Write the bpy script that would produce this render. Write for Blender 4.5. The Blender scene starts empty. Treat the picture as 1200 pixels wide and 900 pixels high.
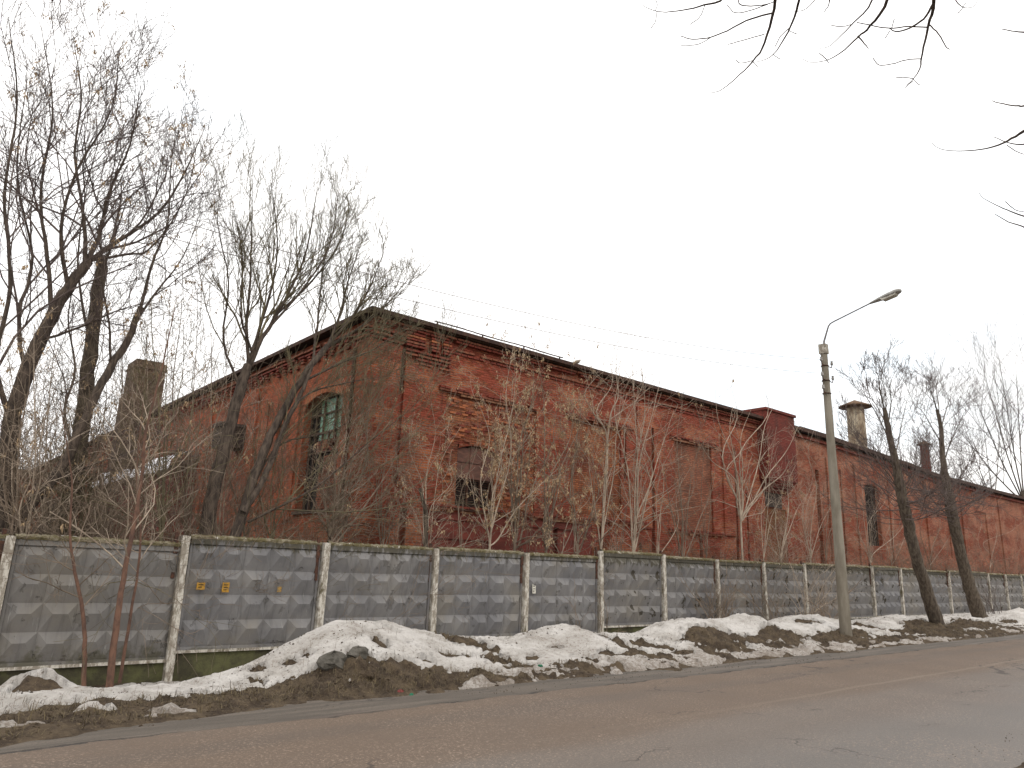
import bpy, math, random
import numpy as np
from mathutils import Matrix, Vector

# ------------------------------------------------------------------ camera, sky, sun, exposure
SC = bpy.context.scene
EYE = np.array([0.0, 0.0, 1.65])
F = 853.0                                   # focal length in pixels of a 1200-wide frame
def _cam():
    p, r, a = math.radians(14), math.radians(2.0), math.radians(50)
    fw = np.array([0, math.cos(p), math.sin(p)]); up = np.array([0, -math.sin(p), math.cos(p)]); rt = np.array([1., 0, 0])
    c, s = math.cos(r), math.sin(r)
    rt, up = rt*c + up*s, up*c - rt*s
    M = np.array([[math.sin(a), math.cos(a), 0], [-math.cos(a), math.sin(a), 0], [0, 0, 1]])
    return M@fw, M@up, M@rt
FW, UP, RT = _cam()
cam = bpy.data.objects.new('camera', bpy.data.cameras.new('camera'))
SC.collection.objects.link(cam)
cam.matrix_world = Matrix([[RT[i], UP[i], -FW[i], EYE[i]] for i in range(3)] + [[0, 0, 0, 1]])
cam.data.lens = F/1200*36; cam.data.sensor_width = 36; cam.data.clip_start = .05; cam.data.clip_end = 3000
SC.camera = cam

world = bpy.data.worlds.new('World'); SC.world = world; world.use_nodes = True
SUN_EL, SUN_AZ = math.radians(42), math.radians(200)
def build_world():
    nt = world.node_tree; N = nt.nodes; L = nt.links; N.clear()
    out = N.new('ShaderNodeOutputWorld'); bg = N.new('ShaderNodeBackground')
    sky = N.new('ShaderNodeTexSky'); sky.sky_type = 'NISHITA'; sky.sun_disc = False
    sky.sun_elevation = SUN_EL; sky.sun_rotation = SUN_AZ; sky.dust_density = 4
    tc = N.new('ShaderNodeTexCoord')
    no = N.new('ShaderNodeTexNoise'); no.inputs['Scale'].default_value = 1.6; no.inputs['Detail'].default_value = 5
    mp = N.new('ShaderNodeMapping'); mp.inputs['Scale'].default_value = (1, 1, 3)
    cr = N.new('ShaderNodeValToRGB')
    cr.color_ramp.elements[0].position = .30; cr.color_ramp.elements[0].color = (9.4, 10.2, 10.8, 1)
    cr.color_ramp.elements[1].position = .44; cr.color_ramp.elements[1].color = (11.5, 11.3, 11.1, 1)
    mx = N.new('ShaderNodeMix'); mx.data_type = 'RGBA'; mx.inputs[0].default_value = .93
    L.new(tc.outputs['Generated'], mp.inputs[0]); L.new(mp.outputs[0], no.inputs['Vector'])
    L.new(no.outputs['Fac'], cr.inputs[0]); L.new(sky.outputs[0], mx.inputs[6]); L.new(cr.outputs[0], mx.inputs[7])
    sx = N.new('ShaderNodeSeparateXYZ'); L.new(tc.outputs['Generated'], sx.inputs[0])
    mr = N.new('ShaderNodeMapRange'); mr.clamp = True; L.new(sx.outputs[2], mr.inputs[0])      # overcast sky: brighter overhead than at the horizon
    for i, q in zip((1, 2, 3, 4), (0., 1., 1.06, 1.6)): mr.inputs[i].default_value = q
    sc = N.new('ShaderNodeVectorMath'); sc.operation = 'SCALE'; L.new(mx.outputs[2], sc.inputs[0]); L.new(mr.outputs[0], sc.inputs['Scale'])
    L.new(sc.outputs[0], bg.inputs['Color']); bg.inputs['Strength'].default_value = .1
    L.new(bg.outputs[0], out.inputs[0])
build_world()
sun = bpy.data.objects.new('sun', bpy.data.lights.new('sun', 'SUN')); SC.collection.objects.link(sun)
sun.data.energy = .55; sun.data.angle = math.radians(20); sun.data.color = (1, .95, .88)
sun.rotation_euler = (math.radians(90)-SUN_EL, 0, math.radians(-25))
SC.view_settings.view_transform = 'Standard'; SC.view_settings.look = 'None'
SC.view_settings.exposure = 0.22; SC.view_settings.gamma = 1

# ------------------------------------------------------------------ helpers
rnd = random.Random(7)
def ray(px, py):
    r = FW*F + RT*(px-600) - UP*(py-450)
    return r/np.linalg.norm(r)
def onY(px, py, y): r = ray(px, py); return EYE + r*(y/r[1])
def onX(px, py, x): r = ray(px, py); return EYE + r*(x/r[0])
def onZ(px, py, z): r = ray(px, py); return EYE + r*((z-EYE[2])/r[2])

def _h(ix, iy, s):
    v = np.sin(ix*127.1 + iy*311.7 + s*74.7)*43758.5453
    return v - np.floor(v)
def vnoise(x, y, s=0):
    x = np.asarray(x, float); y = np.asarray(y, float)
    ix, iy = np.floor(x), np.floor(y); fx, fy = x-ix, y-iy
    fx = fx*fx*(3-2*fx); fy = fy*fy*(3-2*fy)
    a = _h(ix, iy, s)*(1-fx) + _h(ix+1, iy, s)*fx
    b = _h(ix, iy+1, s)*(1-fx) + _h(ix+1, iy+1, s)*fx
    return (a*(1-fy) + b*fy)*2 - 1
def fbm(x, y, s=0, o=4):
    t = 0; a = 1
    for i in range(o):
        t = t + a*vnoise(x*2**i, y*2**i, s+i*13); a *= .5
    return t/1.9
def sstep(a, b, x):
    t = np.clip((np.asarray(x, float)-a)/(b-a), 0, 1); return t*t*(3-2*t)

def tag(o, label=None, cat=None, group=None, kind=None):
    if label: o['label'] = label
    if cat: o['category'] = cat
    if group: o['group'] = group
    if kind: o['kind'] = kind
    return o
def empty(name, loc, label, cat, group=None):
    o = bpy.data.objects.new(name, None); SC.collection.objects.link(o)
    o.location = loc; o.empty_display_size = .2
    tag(o, label, cat, group); return o
def link(name, me, mat=None, parent=None, smooth=False):
    o = bpy.data.objects.new(name, me); SC.collection.objects.link(o)
    if mat is not None and not me.materials:
        for m in (mat if isinstance(mat, (list, tuple)) else [mat]): me.materials.append(m)
    if smooth: me.shade_smooth()
    if parent is not None:
        o.parent = parent
        off = Vector(parent.location)
        if parent.parent is not None and parent.matrix_parent_inverse == Matrix.Identity(4): off = off + Vector(parent.parent.location)
        o.matrix_parent_inverse = Matrix.Translation(-off)
    return o
class MB:
    """collects boxes, polygons; builds one mesh in world coordinates"""
    def __init__(s): s.v = []; s.f = []; s.m = []
    def face(s, pts, m=0):
        b = len(s.v); s.v += [tuple(map(float, p)) for p in pts]; s.f.append(tuple(range(b, b+len(pts)))); s.m.append(m)
    def box(s, x0, x1, y0, y1, z0, z1, m=0, j=0.0):
        b = len(s.v)
        for x in (x0, x1):
            for y in (y0, y1):
                for z in (z0, z1):
                    s.v.append((x+rnd.uniform(-j, j), y+rnd.uniform(-j, j), z+rnd.uniform(-j, j)))
        for q in ((0,1,3,2),(4,6,7,5),(0,4,5,1),(2,3,7,6),(0,2,6,4),(1,5,7,3)):
            s.f.append(tuple(b+i for i in q)); s.m.append(m)
    def prism(s, poly, axis, a, b, m=0):
        """extrude a 2-D polygon along an axis (0 x, 1 y, 2 z)"""
        def P(q, t):
            return (t, q[0], q[1]) if axis == 0 else (q[0], t, q[1]) if axis == 1 else (q[0], q[1], t)
        n = len(poly); k = len(s.v)
        s.v += [P(q, a) for q in poly] + [P(q, b) for q in poly]
        s.f.append(tuple(range(k, k+n))); s.m.append(m)
        s.f.append(tuple(range(k+2*n-1, k+n-1, -1))); s.m.append(m)
        for i in range(n):
            j2 = (i+1) % n
            s.f.append((k+i, k+j2, k+n+j2, k+n+i)); s.m.append(m)
    def mesh(s, name):
        me = bpy.data.meshes.new(name); me.from_pydata([tuple(map(float, p)) for p in s.v], [], s.f)
        me.polygons.foreach_set('material_index', s.m); me.update(); return me
    def build(s, name, mat, parent=None, smooth=False, bevel=0):
        o = link(name, s.mesh(name), mat, parent, smooth)
        if bevel:
            b = o.modifiers.new('bevel', 'BEVEL'); b.width = bevel; b.segments = 2
        return o
class TB:
    """collects tapered tubes given as polylines; fast batch build"""
    def __init__(s): s.g = {}
    def add(s, pts, rad, sides=3):
        s.g.setdefault((len(pts), sides), []).append((pts, rad))
    def mesh(s, name, rough=0.0):
        V = []; Fc = []; base = 0
        for (n, k), lst in s.g.items():
            P = np.array([a for a, _ in lst], float); R = np.array([b for _, b in lst], float); m = len(lst)
            T = np.gradient(P, axis=1); T /= np.linalg.norm(T, axis=2, keepdims=True)+1e-9
            mean = np.abs(T.mean(axis=1)); ref = np.eye(3)[np.argmin(mean, axis=1)]
            A = np.cross(T, ref[:, None, :]); A /= np.linalg.norm(A, axis=2, keepdims=True)+1e-9
            B = np.cross(T, A)
            th = np.arange(k)*2*math.pi/k
            RR = R[:, :, None]
            if rough:
                rs = np.random.RandomState(3); RR = RR*(1+rough*rs.uniform(-1, 1, (m, n, k)))
            ring = P[:, :, None, :] + (A[:, :, None, :]*np.cos(th)[None, None, :, None] + B[:, :, None, :]*np.sin(th)[None, None, :, None])*(RR[..., None] if RR.ndim == 3 else RR)
            V.append(ring.reshape(-1, 3))
            idx = base + np.arange(m*n*k).reshape(m, n, k)
            a = idx[:, :-1, :]; b = idx[:, 1:, :]
            q = np.stack([a, np.roll(a, -1, 2), np.roll(b, -1, 2), b], -1).reshape(-1, 4)
            Fc.append(q); base += m*n*k
        me = bpy.data.meshes.new(name)
        if not V: return me
        V = np.concatenate(V); Fc = np.concatenate(Fc)
        me.vertices.add(len(V)); me.vertices.foreach_set('co', V.ravel())
        me.loops.add(len(Fc)*4); me.loops.foreach_set('vertex_index', Fc.ravel().astype(np.int32))
        me.polygons.add(len(Fc)); me.polygons.foreach_set('loop_start', np.arange(len(Fc), dtype=np.int32)*4)
        me.polygons.foreach_set('loop_total', np.full(len(Fc), 4, np.int32))
        me.update(calc_edges=True); return me
    def build(s, name, mat, parent=None, rough=0.0):
        return link(name, s.mesh(name, rough), mat, parent, True)
def grid_mesh(name, X, Y, Z):
    n, m = X.shape
    V = np.stack([X, Y, Z], -1).reshape(-1, 3)
    idx = np.arange(n*m).reshape(n, m)
    q = np.stack([idx[:-1, :-1], idx[1:, :-1], idx[1:, 1:], idx[:-1, 1:]], -1).reshape(-1, 4)
    me = bpy.data.meshes.new(name)
    me.vertices.add(len(V)); me.vertices.foreach_set('co', V.ravel())
    me.loops.add(len(q)*4); me.loops.foreach_set('vertex_index', q.ravel().astype(np.int32))
    me.polygons.add(len(q)); me.polygons.foreach_set('loop_start', np.arange(len(q), dtype=np.int32)*4)
    me.polygons.foreach_set('loop_total', np.full(len(q), 4, np.int32))
    me.update(calc_edges=True); me.shade_smooth(); return me

# ------------------------------------------------------------------ materials
class NT:
    def __init__(s, name, rough=.9, spec=.25):
        s.mat = bpy.data.materials.new(name); s.mat.use_nodes = True
        s.t = s.mat.node_tree; s.b = s.t.nodes['Principled BSDF']
        s.b.inputs['Roughness'].default_value = rough; s.b.inputs['Specular IOR Level'].default_value = spec
        s._pos = None
    def n(s, ty, **kw):
        x = s.t.nodes.new(ty)
        for k, v in kw.items(): setattr(x, k, v)
        return x
    def put(s, sock, v):
        if v is None: return
        if isinstance(v, bpy.types.NodeSocket): s.t.links.new(v, sock)
        elif isinstance(v, (tuple, list)) and len(v) == 3 and sock.type == 'RGBA': sock.default_value = (*v, 1)
        else: sock.default_value = v
    def pos(s):
        if s._pos is None: s._pos = s.n('ShaderNodeNewGeometry').outputs['Position']
        return s._pos
    def obj(s): return s.n('ShaderNodeTexCoord').outputs['Object']
    def rand(s): return s.n('ShaderNodeObjectInfo').outputs['Random']
    def math(s, op, a, b=None, c=None, clamp=False):
        x = s.n('ShaderNodeMath', operation=op, use_clamp=clamp)
        s.put(x.inputs[0], a); s.put(x.inputs[1], b)
        if c is not None: s.put(x.inputs[2], c)
        return x.outputs[0]
    def sep(s, v): x = s.n('ShaderNodeSeparateXYZ'); s.put(x.inputs[0], v); return x.outputs
    def comb(s, a, b, c): x = s.n('ShaderNodeCombineXYZ'); [s.put(x.inputs[i], q) for i, q in enumerate((a, b, c))]; return x.outputs[0]
    def scale(s, v, sc): x = s.n('ShaderNodeMapping'); s.put(x.inputs[0], v); x.inputs['Scale'].default_value = sc; return x.outputs[0]
    def noise(s, sc, v=None, detail=4, rough=.55, dist=0):
        x = s.n('ShaderNodeTexNoise'); s.put(x.inputs['Vector'], v if v is not None else s.pos())
        x.inputs['Scale'].default_value = sc; x.inputs['Detail'].default_value = detail
        x.inputs['Roughness'].default_value = rough; x.inputs['Distortion'].default_value = dist
        return x.outputs['Fac']
    def ramp(s, v, a, b, lo=0., hi=1.):
        x = s.n('ShaderNodeMapRange', clamp=True); x.interpolation_type = 'SMOOTHSTEP'
        s.put(x.inputs[0], v)
        for i, q in zip((1, 2, 3, 4), (a, b, lo, hi)): x.inputs[i].default_value = q
        return x.outputs[0]
    def mix(s, f, a, b, mode='MIX'):
        x = s.n('ShaderNodeMix', data_type='RGBA', blend_type=mode)
        s.put(x.inputs[0], f); s.put(x.inputs[6], a); s.put(x.inputs[7], b); return x.outputs[2]
    def bump(s, h, dist=.01, strength=1.0, prev=None):
        x = s.n('ShaderNodeBump'); x.inputs['Distance'].default_value = dist; x.inputs['Strength'].default_value = strength
        s.put(x.inputs['Height'], h)
        if prev is not None: s.put(x.inputs['Normal'], prev)
        return x.outputs[0]
    def out(s, col, normal=None, rough=None):
        s.put(s.b.inputs['Base Color'], col)
        if normal is not None: s.put(s.b.inputs['Normal'], normal)
        if rough is not None: s.put(s.b.inputs['Roughness'], rough)
        return s.mat

def brick_mat(name, paint, brick_a, brick_b, bare=(.5, .66), mortar=(.30, .24, .19), algae=0., soot=0., white=.0, seed=0.):
    m = NT(name, .88, .2)
    x, y, z = m.sep(m.pos())[0:3]
    u = m.math('ADD', x, y)
    uv = m.comb(u, z, 0.0)
    dn = m.noise(3.0, m.comb(u, z, seed), 3)
    uvd = m.comb(m.math('ADD', u, m.math('MULTIPLY', dn, .05)), m.math('ADD', z, m.math('MULTIPLY', dn, .035)), 0.0)
    br = m.n('ShaderNodeTexBrick'); m.put(br.inputs['Vector'], uvd)
    br.inputs['Scale'].default_value = 1; br.inputs['Brick Width'].default_value = .262; br.inputs['Row Height'].default_value = .08
    br.inputs['Mortar Size'].default_value = .011; br.inputs['Mortar Smooth'].default_value = .3; br.inputs['Bias'].default_value = 0
    br.inputs['Color1'].default_value = (0, 0, 0, 1); br.inputs['Color2'].default_value = (1, 1, 1, 1); br.inputs['Mortar'].default_value = (.5, .5, .5, 1)
    cell = br.outputs['Color']; mort = br.outputs['Fac']
    big = m.noise(.45, m.comb(u, m.math('MULTIPLY', z, 2.2), seed), 6, .6)
    fine = m.noise(2.2, m.comb(u, m.math('MULTIPLY', z, 3.2), seed+3), 6, .7)
    vf = m.noise(24, m.comb(u, m.math('MULTIPLY', z, 1.5), seed+5), 3)
    s_ = m.math('ADD', m.math('MULTIPLY', big, .6), m.math('MULTIPLY', fine, .4))
    s_ = m.math('ADD', s_, m.math('MULTIPLY', m.math('SUBTRACT', cell, .5), .16))
    mask = m.ramp(s_, bare[0], bare[1])
    bare_c = m.mix(cell, brick_a, brick_b)
    bare_c = m.mix(m.ramp(vf, .35, .7), bare_c, m.mix(.5, bare_c, (.16, .07, .04)))
    bare_c = m.mix(m.math('MULTIPLY', mort, .75), bare_c, mortar)
    pc = m.mix(m.ramp(fine, .3, .75), paint, tuple(c*.62 for c in paint))
    pc = m.mix(m.math('MULTIPLY', m.ramp(vf, .5, .75), .35), pc, tuple(min(1, c*1.7) for c in paint))
    pc = m.mix(m.math('MULTIPLY', mort, .45), pc, tuple(c*.45 for c in paint))
    col = m.mix(mask, pc, bare_c)
    # washed-out lime runs and rain streaks
    st = m.noise(1.0, m.comb(m.math('MULTIPLY', u, 5.5), m.math('MULTIPLY', z, .5), seed), 5, .6)
    lowm = m.ramp(m.math('ADD', m.noise(.7, m.comb(u, z, 77), 5, .7), m.ramp(z, 1.2, 4.4, .12, -.35)), .42, .58)
    col = m.mix(m.math('MULTIPLY', lowm, .55), col, m.mix(cell, (.10, .06, .035), (.30, .11, .05)))
    col = m.mix(m.math('MULTIPLY', m.ramp(st, .52, .75), .5), col, m.mix(.7, col, (.05, .03, .025)))
    if white:
        col = m.mix(m.math('MULTIPLY', m.ramp(m.noise(5.5, m.comb(u, m.math('MULTIPLY', z, 2.4), seed+11), 5, .75), .60, .72), white), col, (.46, .33, .25))
    if soot:
        sm = m.noise(.8, m.comb(u, z, seed+21), 5, .65)
        col = m.mix(m.math('MULTIPLY', m.ramp(sm, .4, .7), soot), col, (.05, .038, .03))
    if algae:
        am = m.noise(1.3, m.comb(u, z, seed+31), 5, .7)
        col = m.mix(m.math('MULTIPLY', m.ramp(am, .38, .62), algae), col, (.16, .13, .055))
    h = m.math('ADD', m.math('MULTIPLY', m.math('SUBTRACT', 1.0, mort), 1.0), m.math('MULTIPLY', fine, 1.4))
    h = m.math('ADD', h, m.math('MULTIPLY', m.math('MULTIPLY', cell, mask), 1.6))
    nb = m.bump(h, .035, 1.0)
    return m.out(col, nb)
M = {}
RED = (.30, .070, .040)
M['wall'] = brick_mat('painted_brick', RED, (.52, .155, .055), (.30, .075, .033), bare=(.475, .55), soot=.3, white=.8)
M['bay'] = brick_mat('weathered_brick', (.22, .05, .028), (.47, .165, .066), (.26, .075, .034), bare=(.36, .52), mortar=(.11, .055, .035), soot=.35, white=.5, seed=4)
M['side'] = brick_mat('side_brick', (.36, .098, .044), (.50, .17, .075), (.27, .08, .04), bare=(.48, .62), soot=.55, white=.6, seed=9)
M['wing'] = brick_mat('wing_brick', (.29, .080, .044), (.46, .165, .08), (.33, .105, .055), bare=(.43, .54), soot=.3, white=1.0, seed=15)
M['mossy'] = brick_mat('mossy_brick', (.20, .06, .03), (.38, .11, .045), (.2, .06, .03), bare=(.42, .6), algae=.35, soot=.3, seed=21)
M['infill'] = brick_mat('grey_brick', (.24, .07, .042), (.40, .15, .08), (.21, .08, .05), bare=(.3, .5), mortar=(.10, .06, .045), soot=.55, white=.5, seed=27)
M['dark_brick'] = brick_mat('sooty_brick', (.09, .048, .036), (.15, .08, .055), (.08, .045, .036), bare=(.4, .6), soot=.75, algae=.25, seed=33)
M['stack'] = brick_mat('dark_red_brick', (.19, .042, .03), (.28, .07, .04), (.18, .05, .035), bare=(.55, .7), soot=.45, seed=39)

def plain(name, col, col2=None, sc=3, rough=.85, spec=.2, bump=.004, bsc=30, stretch=(1, 1, 1), sharp=(.35, .65), metal=0, objc=False):
    m = NT(name, rough, spec)
    v = m.scale(m.obj() if objc else m.pos(), stretch)
    f = m.noise(sc, v, 6, .65)
    c = m.mix(m.ramp(f, *sharp), col, col2 if col2 else tuple(q*.6 for q in col))
    m.b.inputs['Metallic'].default_value = metal
    return m.out(c, m.bump(m.noise(bsc, v, 4), bump, 1.0))
M['plaster'] = plain('old_red_plaster', (.19, .050, .036), (.12, .036, .028), 1.6, stretch=(1, 1, 2.5), bsc=12, bump=.01)
M['tar'] = plain('rusty_roof_edge', (.035, .022, .018), (.075, .04, .028), 6, bump=.01)
M['roofing'] = plain('roofing_felt', (.06, .055, .055), None, 2)
M['wood'] = plain('weathered_timber', (.10, .065, .045), (.045, .032, .026), 4, stretch=(1, 1, 9))
M['darkwood'] = plain('dark_timber', (.035, .026, .022), (.06, .045, .036), 6)
M['void'] = plain('dark_interior', (.018, .015, .014), (.03, .025, .022), 3)
M['sheet'] = plain('brown_sheet_metal', (.165, .078, .056), (.10, .052, .04), 2.2, rough=.6, stretch=(1, 1, 3), bump=.006, bsc=7)
M['rust'] = plain('rusty_steel', (.10, .045, .028), (.04, .025, .02), 14, rough=.8, bump=.003)
M['steel'] = plain('dull_steel', (.14, .12, .115), (.22, .2, .19), 9, rough=.6, bump=.001)
M['lampgrey'] = plain('lamp_housing', (.42, .42, .40), (.28, .27, .25), 5, rough=.5, bump=.001)
M['galv'] = plain('stained_pipe', (.40, .34, .25), (.20, .14, .09), 3, stretch=(1, 1, .35), bump=.004)
M['capr'] = plain('rusty_cap', (.17, .105, .06), (.08, .05, .035), 5)
M['yellow'] = plain('yellow_paper', (.44, .235, .03), (.24, .14, .04), 14)
M['ochre'] = plain('faded_ochre_paint', (.34, .20, .05), (.17, .14, .09), 20)
M['paperm'] = plain('print_black', (.03, .028, .02), None, 9)
M['whitep'] = plain('white_plate', (.6, .58, .5), (.4, .38, .33), 9)
M['bark'] = plain('dark_bark', (.115, .088, .068), (.045, .035, .029), 14, bump=.03, bsc=34, stretch=(1, 1, .28), rough=.95)
M['bark2'] = plain('grey_bark', (.135, .108, .08), (.055, .043, .034), 14, bump=.03, bsc=36, stretch=(1, 1, .3), rough=.95)
M['redbark'] = plain('reddish_bark', (.155, .085, .058), (.085, .05, .038), 10, bump=.004, bsc=40, stretch=(1, 1, .5))
M['twig'] = plain('dark_twig', (.14, .108, .095), (.08, .06, .054), 4, bump=0.001)
M['browntwig'] = plain('brown_twig', (.23, .175, .13), (.13, .10, .074), 3, bump=.001)
M['paletwig'] = plain('pale_twig', (.40, .325, .25), (.26, .205, .155), 3, bump=.001)
M['greentwig'] = plain('olive_twig', (.155, .13, .075), (.09, .075, .05), 3, bump=.001)
M['key'] = plain('dry_seed_wings', (.42, .31, .19), (.26, .18, .105), 40, bump=.001)
M['feather'] = plain('grey_feathers', (.28, .23, .18), (.15, .12, .1), 30)
M['insul'] = plain('porcelain', (.35, .34, .32), (.2, .18, .16), 10, rough=.4)

def mat_glass():
    m = NT('green_glass', .25, .5)
    f = m.noise(3.5, m.pos(), 5, .6)
    c = m.mix(m.ramp(f, .4, .66), (.025, .14, .07), (.12, .27, .17))
    return m.out(c, m.bump(m.noise(9, m.pos(), 3), .01, .6), m.ramp(f, .3, .7, .15, .5))
M['glass'] = mat_glass()

def mat_concrete_panel():
    m = NT('weathered_concrete_panel', .86, .25)
    p = m.pos(); x, y, z = m.sep(p)[0:3]
    r = m.rand()
    f = m.noise(1.1, m.comb(x, z, m.math('MULTIPLY', r, 7)), 6, .62)
    c = m.mix(m.ramp(f, .35, .68), (.128, .126, .130), (.200, .194, .190))
    c = m.mix(m.math('MULTIPLY', r, .55), c, (.175, .160, .140))
    # rain streaks, drip runs under the cap
    st = m.noise(1.0, m.comb(m.math('MULTIPLY', x, 9), m.math('MULTIPLY', z, .9), r), 5, .65)
    c = m.mix(m.math('MULTIPLY', m.ramp(st, .5, .72), .6), c, (.085, .082, .08))
    wl = m.noise(1.0, m.comb(m.math('MULTIPLY', x, 14), m.math('MULTIPLY', z, 1.6), m.math('ADD', r, 5)), 5, .7)
    c = m.mix(m.math('MULTIPLY', m.ramp(wl, .60, .72), .5), c, (.36, .35, .33))
    tan = m.noise(.9, m.comb(x, z, 9), 5, .6)
    c = m.mix(m.math('MULTIPLY', m.ramp(tan, .48, .68), .42), c, (.20, .175, .135))
    # chips and black growth
    ch = m.noise(3.3, m.comb(x, m.math('MULTIPLY', z, .7), m.math('MULTIPLY', r, 11)), 4, .6)
    chm = m.ramp(ch, .61, .64)
    far = m.ramp(x, 14, 20, .3, 1.0)
    c = m.mix(m.math('MULTIPLY', chm, far), c, (.045, .038, .028))
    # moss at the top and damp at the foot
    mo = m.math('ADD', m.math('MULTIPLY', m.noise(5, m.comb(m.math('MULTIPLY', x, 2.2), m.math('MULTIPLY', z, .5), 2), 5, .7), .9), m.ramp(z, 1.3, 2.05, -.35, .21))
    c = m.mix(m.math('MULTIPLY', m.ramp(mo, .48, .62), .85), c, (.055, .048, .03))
    ft = m.math('ADD', m.noise(2.2, m.comb(x, z, 4), 5, .7), m.ramp(z, -.6, .35, .12, -.3))
    c = m.mix(m.math('MULTIPLY', m.ramp(ft, .45, .62), .7), c, (.075, .068, .04))
    h = m.math('ADD', m.noise(22, p, 5, .7), m.math('MULTIPLY', chm, -2.5))
    return m.out(c, m.bump(h, .006))
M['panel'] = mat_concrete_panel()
def mat_post():
    m = NT('flaking_whitewash', .88, .2)
    p = m.pos(); x, y, z = m.sep(p)[0:3]
    f = m.noise(6, m.comb(m.math('MULTIPLY', x, 2), y, m.math('MULTIPLY', z, .7)), 6, .75)
    c = m.mix(m.ramp(f, .42, .56), (.50, .47, .41), (.24, .21, .17))
    c = m.mix(m.ramp(m.noise(3, m.comb(x, y, m.math('MULTIPLY', z, .5)), 5, .7), .55, .68), c, (.10, .085, .05))
    return m.out(c, m.bump(m.noise(30, p, 4), .004))
M['post'] = mat_post()
def mat_cap():
    m = NT('mossy_cap', .95, .1)
    f = m.noise(4.5, m.pos(), 6, .75)
    c = m.mix(m.ramp(f, .44, .6), (.105, .088, .045), (.20, .175, .125))
    c = m.mix(m.ramp(m.noise(7, m.pos(), 5, .7), .62, .68), c, (.6, .57, .52))
    return m.out(c, m.bump(m.noise(18, m.pos(), 5), .015))
M['cap'] = mat_cap()
M['plinth'] = plain('mossy_plinth', (.10, .10, .045), (.05, .045, .028), 2.5, bump=.01)
M['poleconc'] = plain('lamp_post_concrete', (.25, .225, .18), (.15, .13, .10), 3, stretch=(1, 1, .25), bump=.003, bsc=40)

def mat_road():
    m = NT('asphalt', .8, .3)
    p = m.pos(); x, y, z = m.sep(p)[0:3]
    sp = m.noise(38, p, 2, .8); sp2 = m.noise(110, p, 2, .8)
    big = m.noise(.35, m.comb(m.math('MULTIPLY', x, .5), y, 0), 6, .6)
    lane = m.math('ADD', y, m.math('MULTIPLY', m.noise(.5, m.comb(m.math('MULTIPLY', x, .6), y, 3), 3), .7))
    c = m.mix(m.ramp(lane, 4.2, 6.3), (.118, .103, .09), (.112, .080, .057))
    # smoother wheel tracks
    def band(c0, w, mx, cb, cc):
        d = m.math('ABSOLUTE', m.math('SUBTRACT', lane, c0))
        f = m.math('MULTIPLY', m.ramp(d, w, w*.25), mx)
        return m.mix(f, cc, cb)
    c = band(7.35, .35, .55, (.088, .068, .053), c)
    c = band(5.4, .5, .6, (.128, .108, .092), c)
    c = band(3.9, .6, .5, (.10, .09, .08), c)
    c = m.mix(m.ramp(big, .42, .7, 0, .5), c, (.105, .083, .068))
    spk = m.ramp(sp, .52, .72)
    amt = m.ramp(m.noise(.8, p, 3), .35, .65, .25, .9)
    c = m.mix(m.math('MULTIPLY', spk, amt), c, (.30, .225, .17))
    c = m.mix(m.math('MULTIPLY', m.ramp(sp2, .52, .70), .75), c, (.05, .042, .036))
    # centre seam, worn pale
    seam = m.math('ABSOLUTE', m.math('SUBTRACT', y, m.math('ADD', 5.60, m.math('MULTIPLY', m.noise(.6, m.comb(x, 0, 0), 3), .14))))
    sn = m.math('MULTIPLY', m.ramp(seam, .07, .015), m.ramp(x, 5, 14, .03, .28))
    c = m.mix(sn, c, (.22, .18, .14))
    # dark damp gutter strip along the far edge with a ragged rim
    rag = m.math('ADD', y, m.math('MULTIPLY', m.math('SUBTRACT', m.noise(2.5, p, 5, .7), .5), .35))
    wet = m.ramp(rag, 7.68, 7.76)
    gut = m.mix(m.ramp(m.noise(1.2, m.comb(m.math('MULTIPLY', x, .4), m.math('MULTIPLY', y, 4), 0), 4), .4, .65), (.070, .058, .046), (.112, .092, .073))
    gut = m.mix(m.math('MULTIPLY', m.ramp(sp, .5, .68), .5), gut, (.045, .036, .028))
    c = m.mix(wet, c, gut)
    rim = m.math('ABSOLUTE', m.math('SUBTRACT', rag, 7.72))
    rimf = m.math('MULTIPLY', m.ramp(rim, .045, .01), m.ramp(m.noise(1.3, m.comb(x, 0, 5), 4), .42, .55))
    c = m.mix(m.math('MULTIPLY', rimf, .9), c, (.025, .021, .018))
    vo = m.n('ShaderNodeTexVoronoi', feature='DISTANCE_TO_EDGE'); m.put(vo.inputs['Vector'], m.comb(m.math('ADD', m.math('MULTIPLY', x, .45), m.math('MULTIPLY', m.noise(1.5, p, 4), .9)), m.math('ADD', m.math('MULTIPLY', y, .8), m.math('MULTIPLY', m.noise(2.1, p, 4), .6)), 0)); vo.inputs['Scale'].default_value = 1.0
    ck = m.math('MULTIPLY', m.ramp(vo.outputs['Distance'], .016, .004), m.ramp(m.noise(.5, m.comb(x, y, 12), 3), .50, .60))
    c = m.mix(m.math('MULTIPLY', ck, .75), c, (.035, .028, .024))
    # tar patches / puddle stains
    pt = m.noise(.9, m.comb(m.math('MULTIPLY', x, .45), m.math('MULTIPLY', y, 2.2), 8), 3, .5)
    c = m.mix(m.math('MULTIPLY', m.ramp(pt, .66, .74), .5), c, (.075, .055, .045))
    rough = m.math('SUBTRACT', .82, m.math('MULTIPLY', m.ramp(y, 5.5, 3.2), .22))
    rough = m.math('SUBTRACT', rough, m.math('MULTIPLY', wet, .12))
    h = m.math('ADD', m.math('MULTIPLY', sp, 1.0), m.math('MULTIPLY', rimf, -2.0))
    return m.out(c, m.bump(h, .009), rough)
M['road'] = mat_road()
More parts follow.
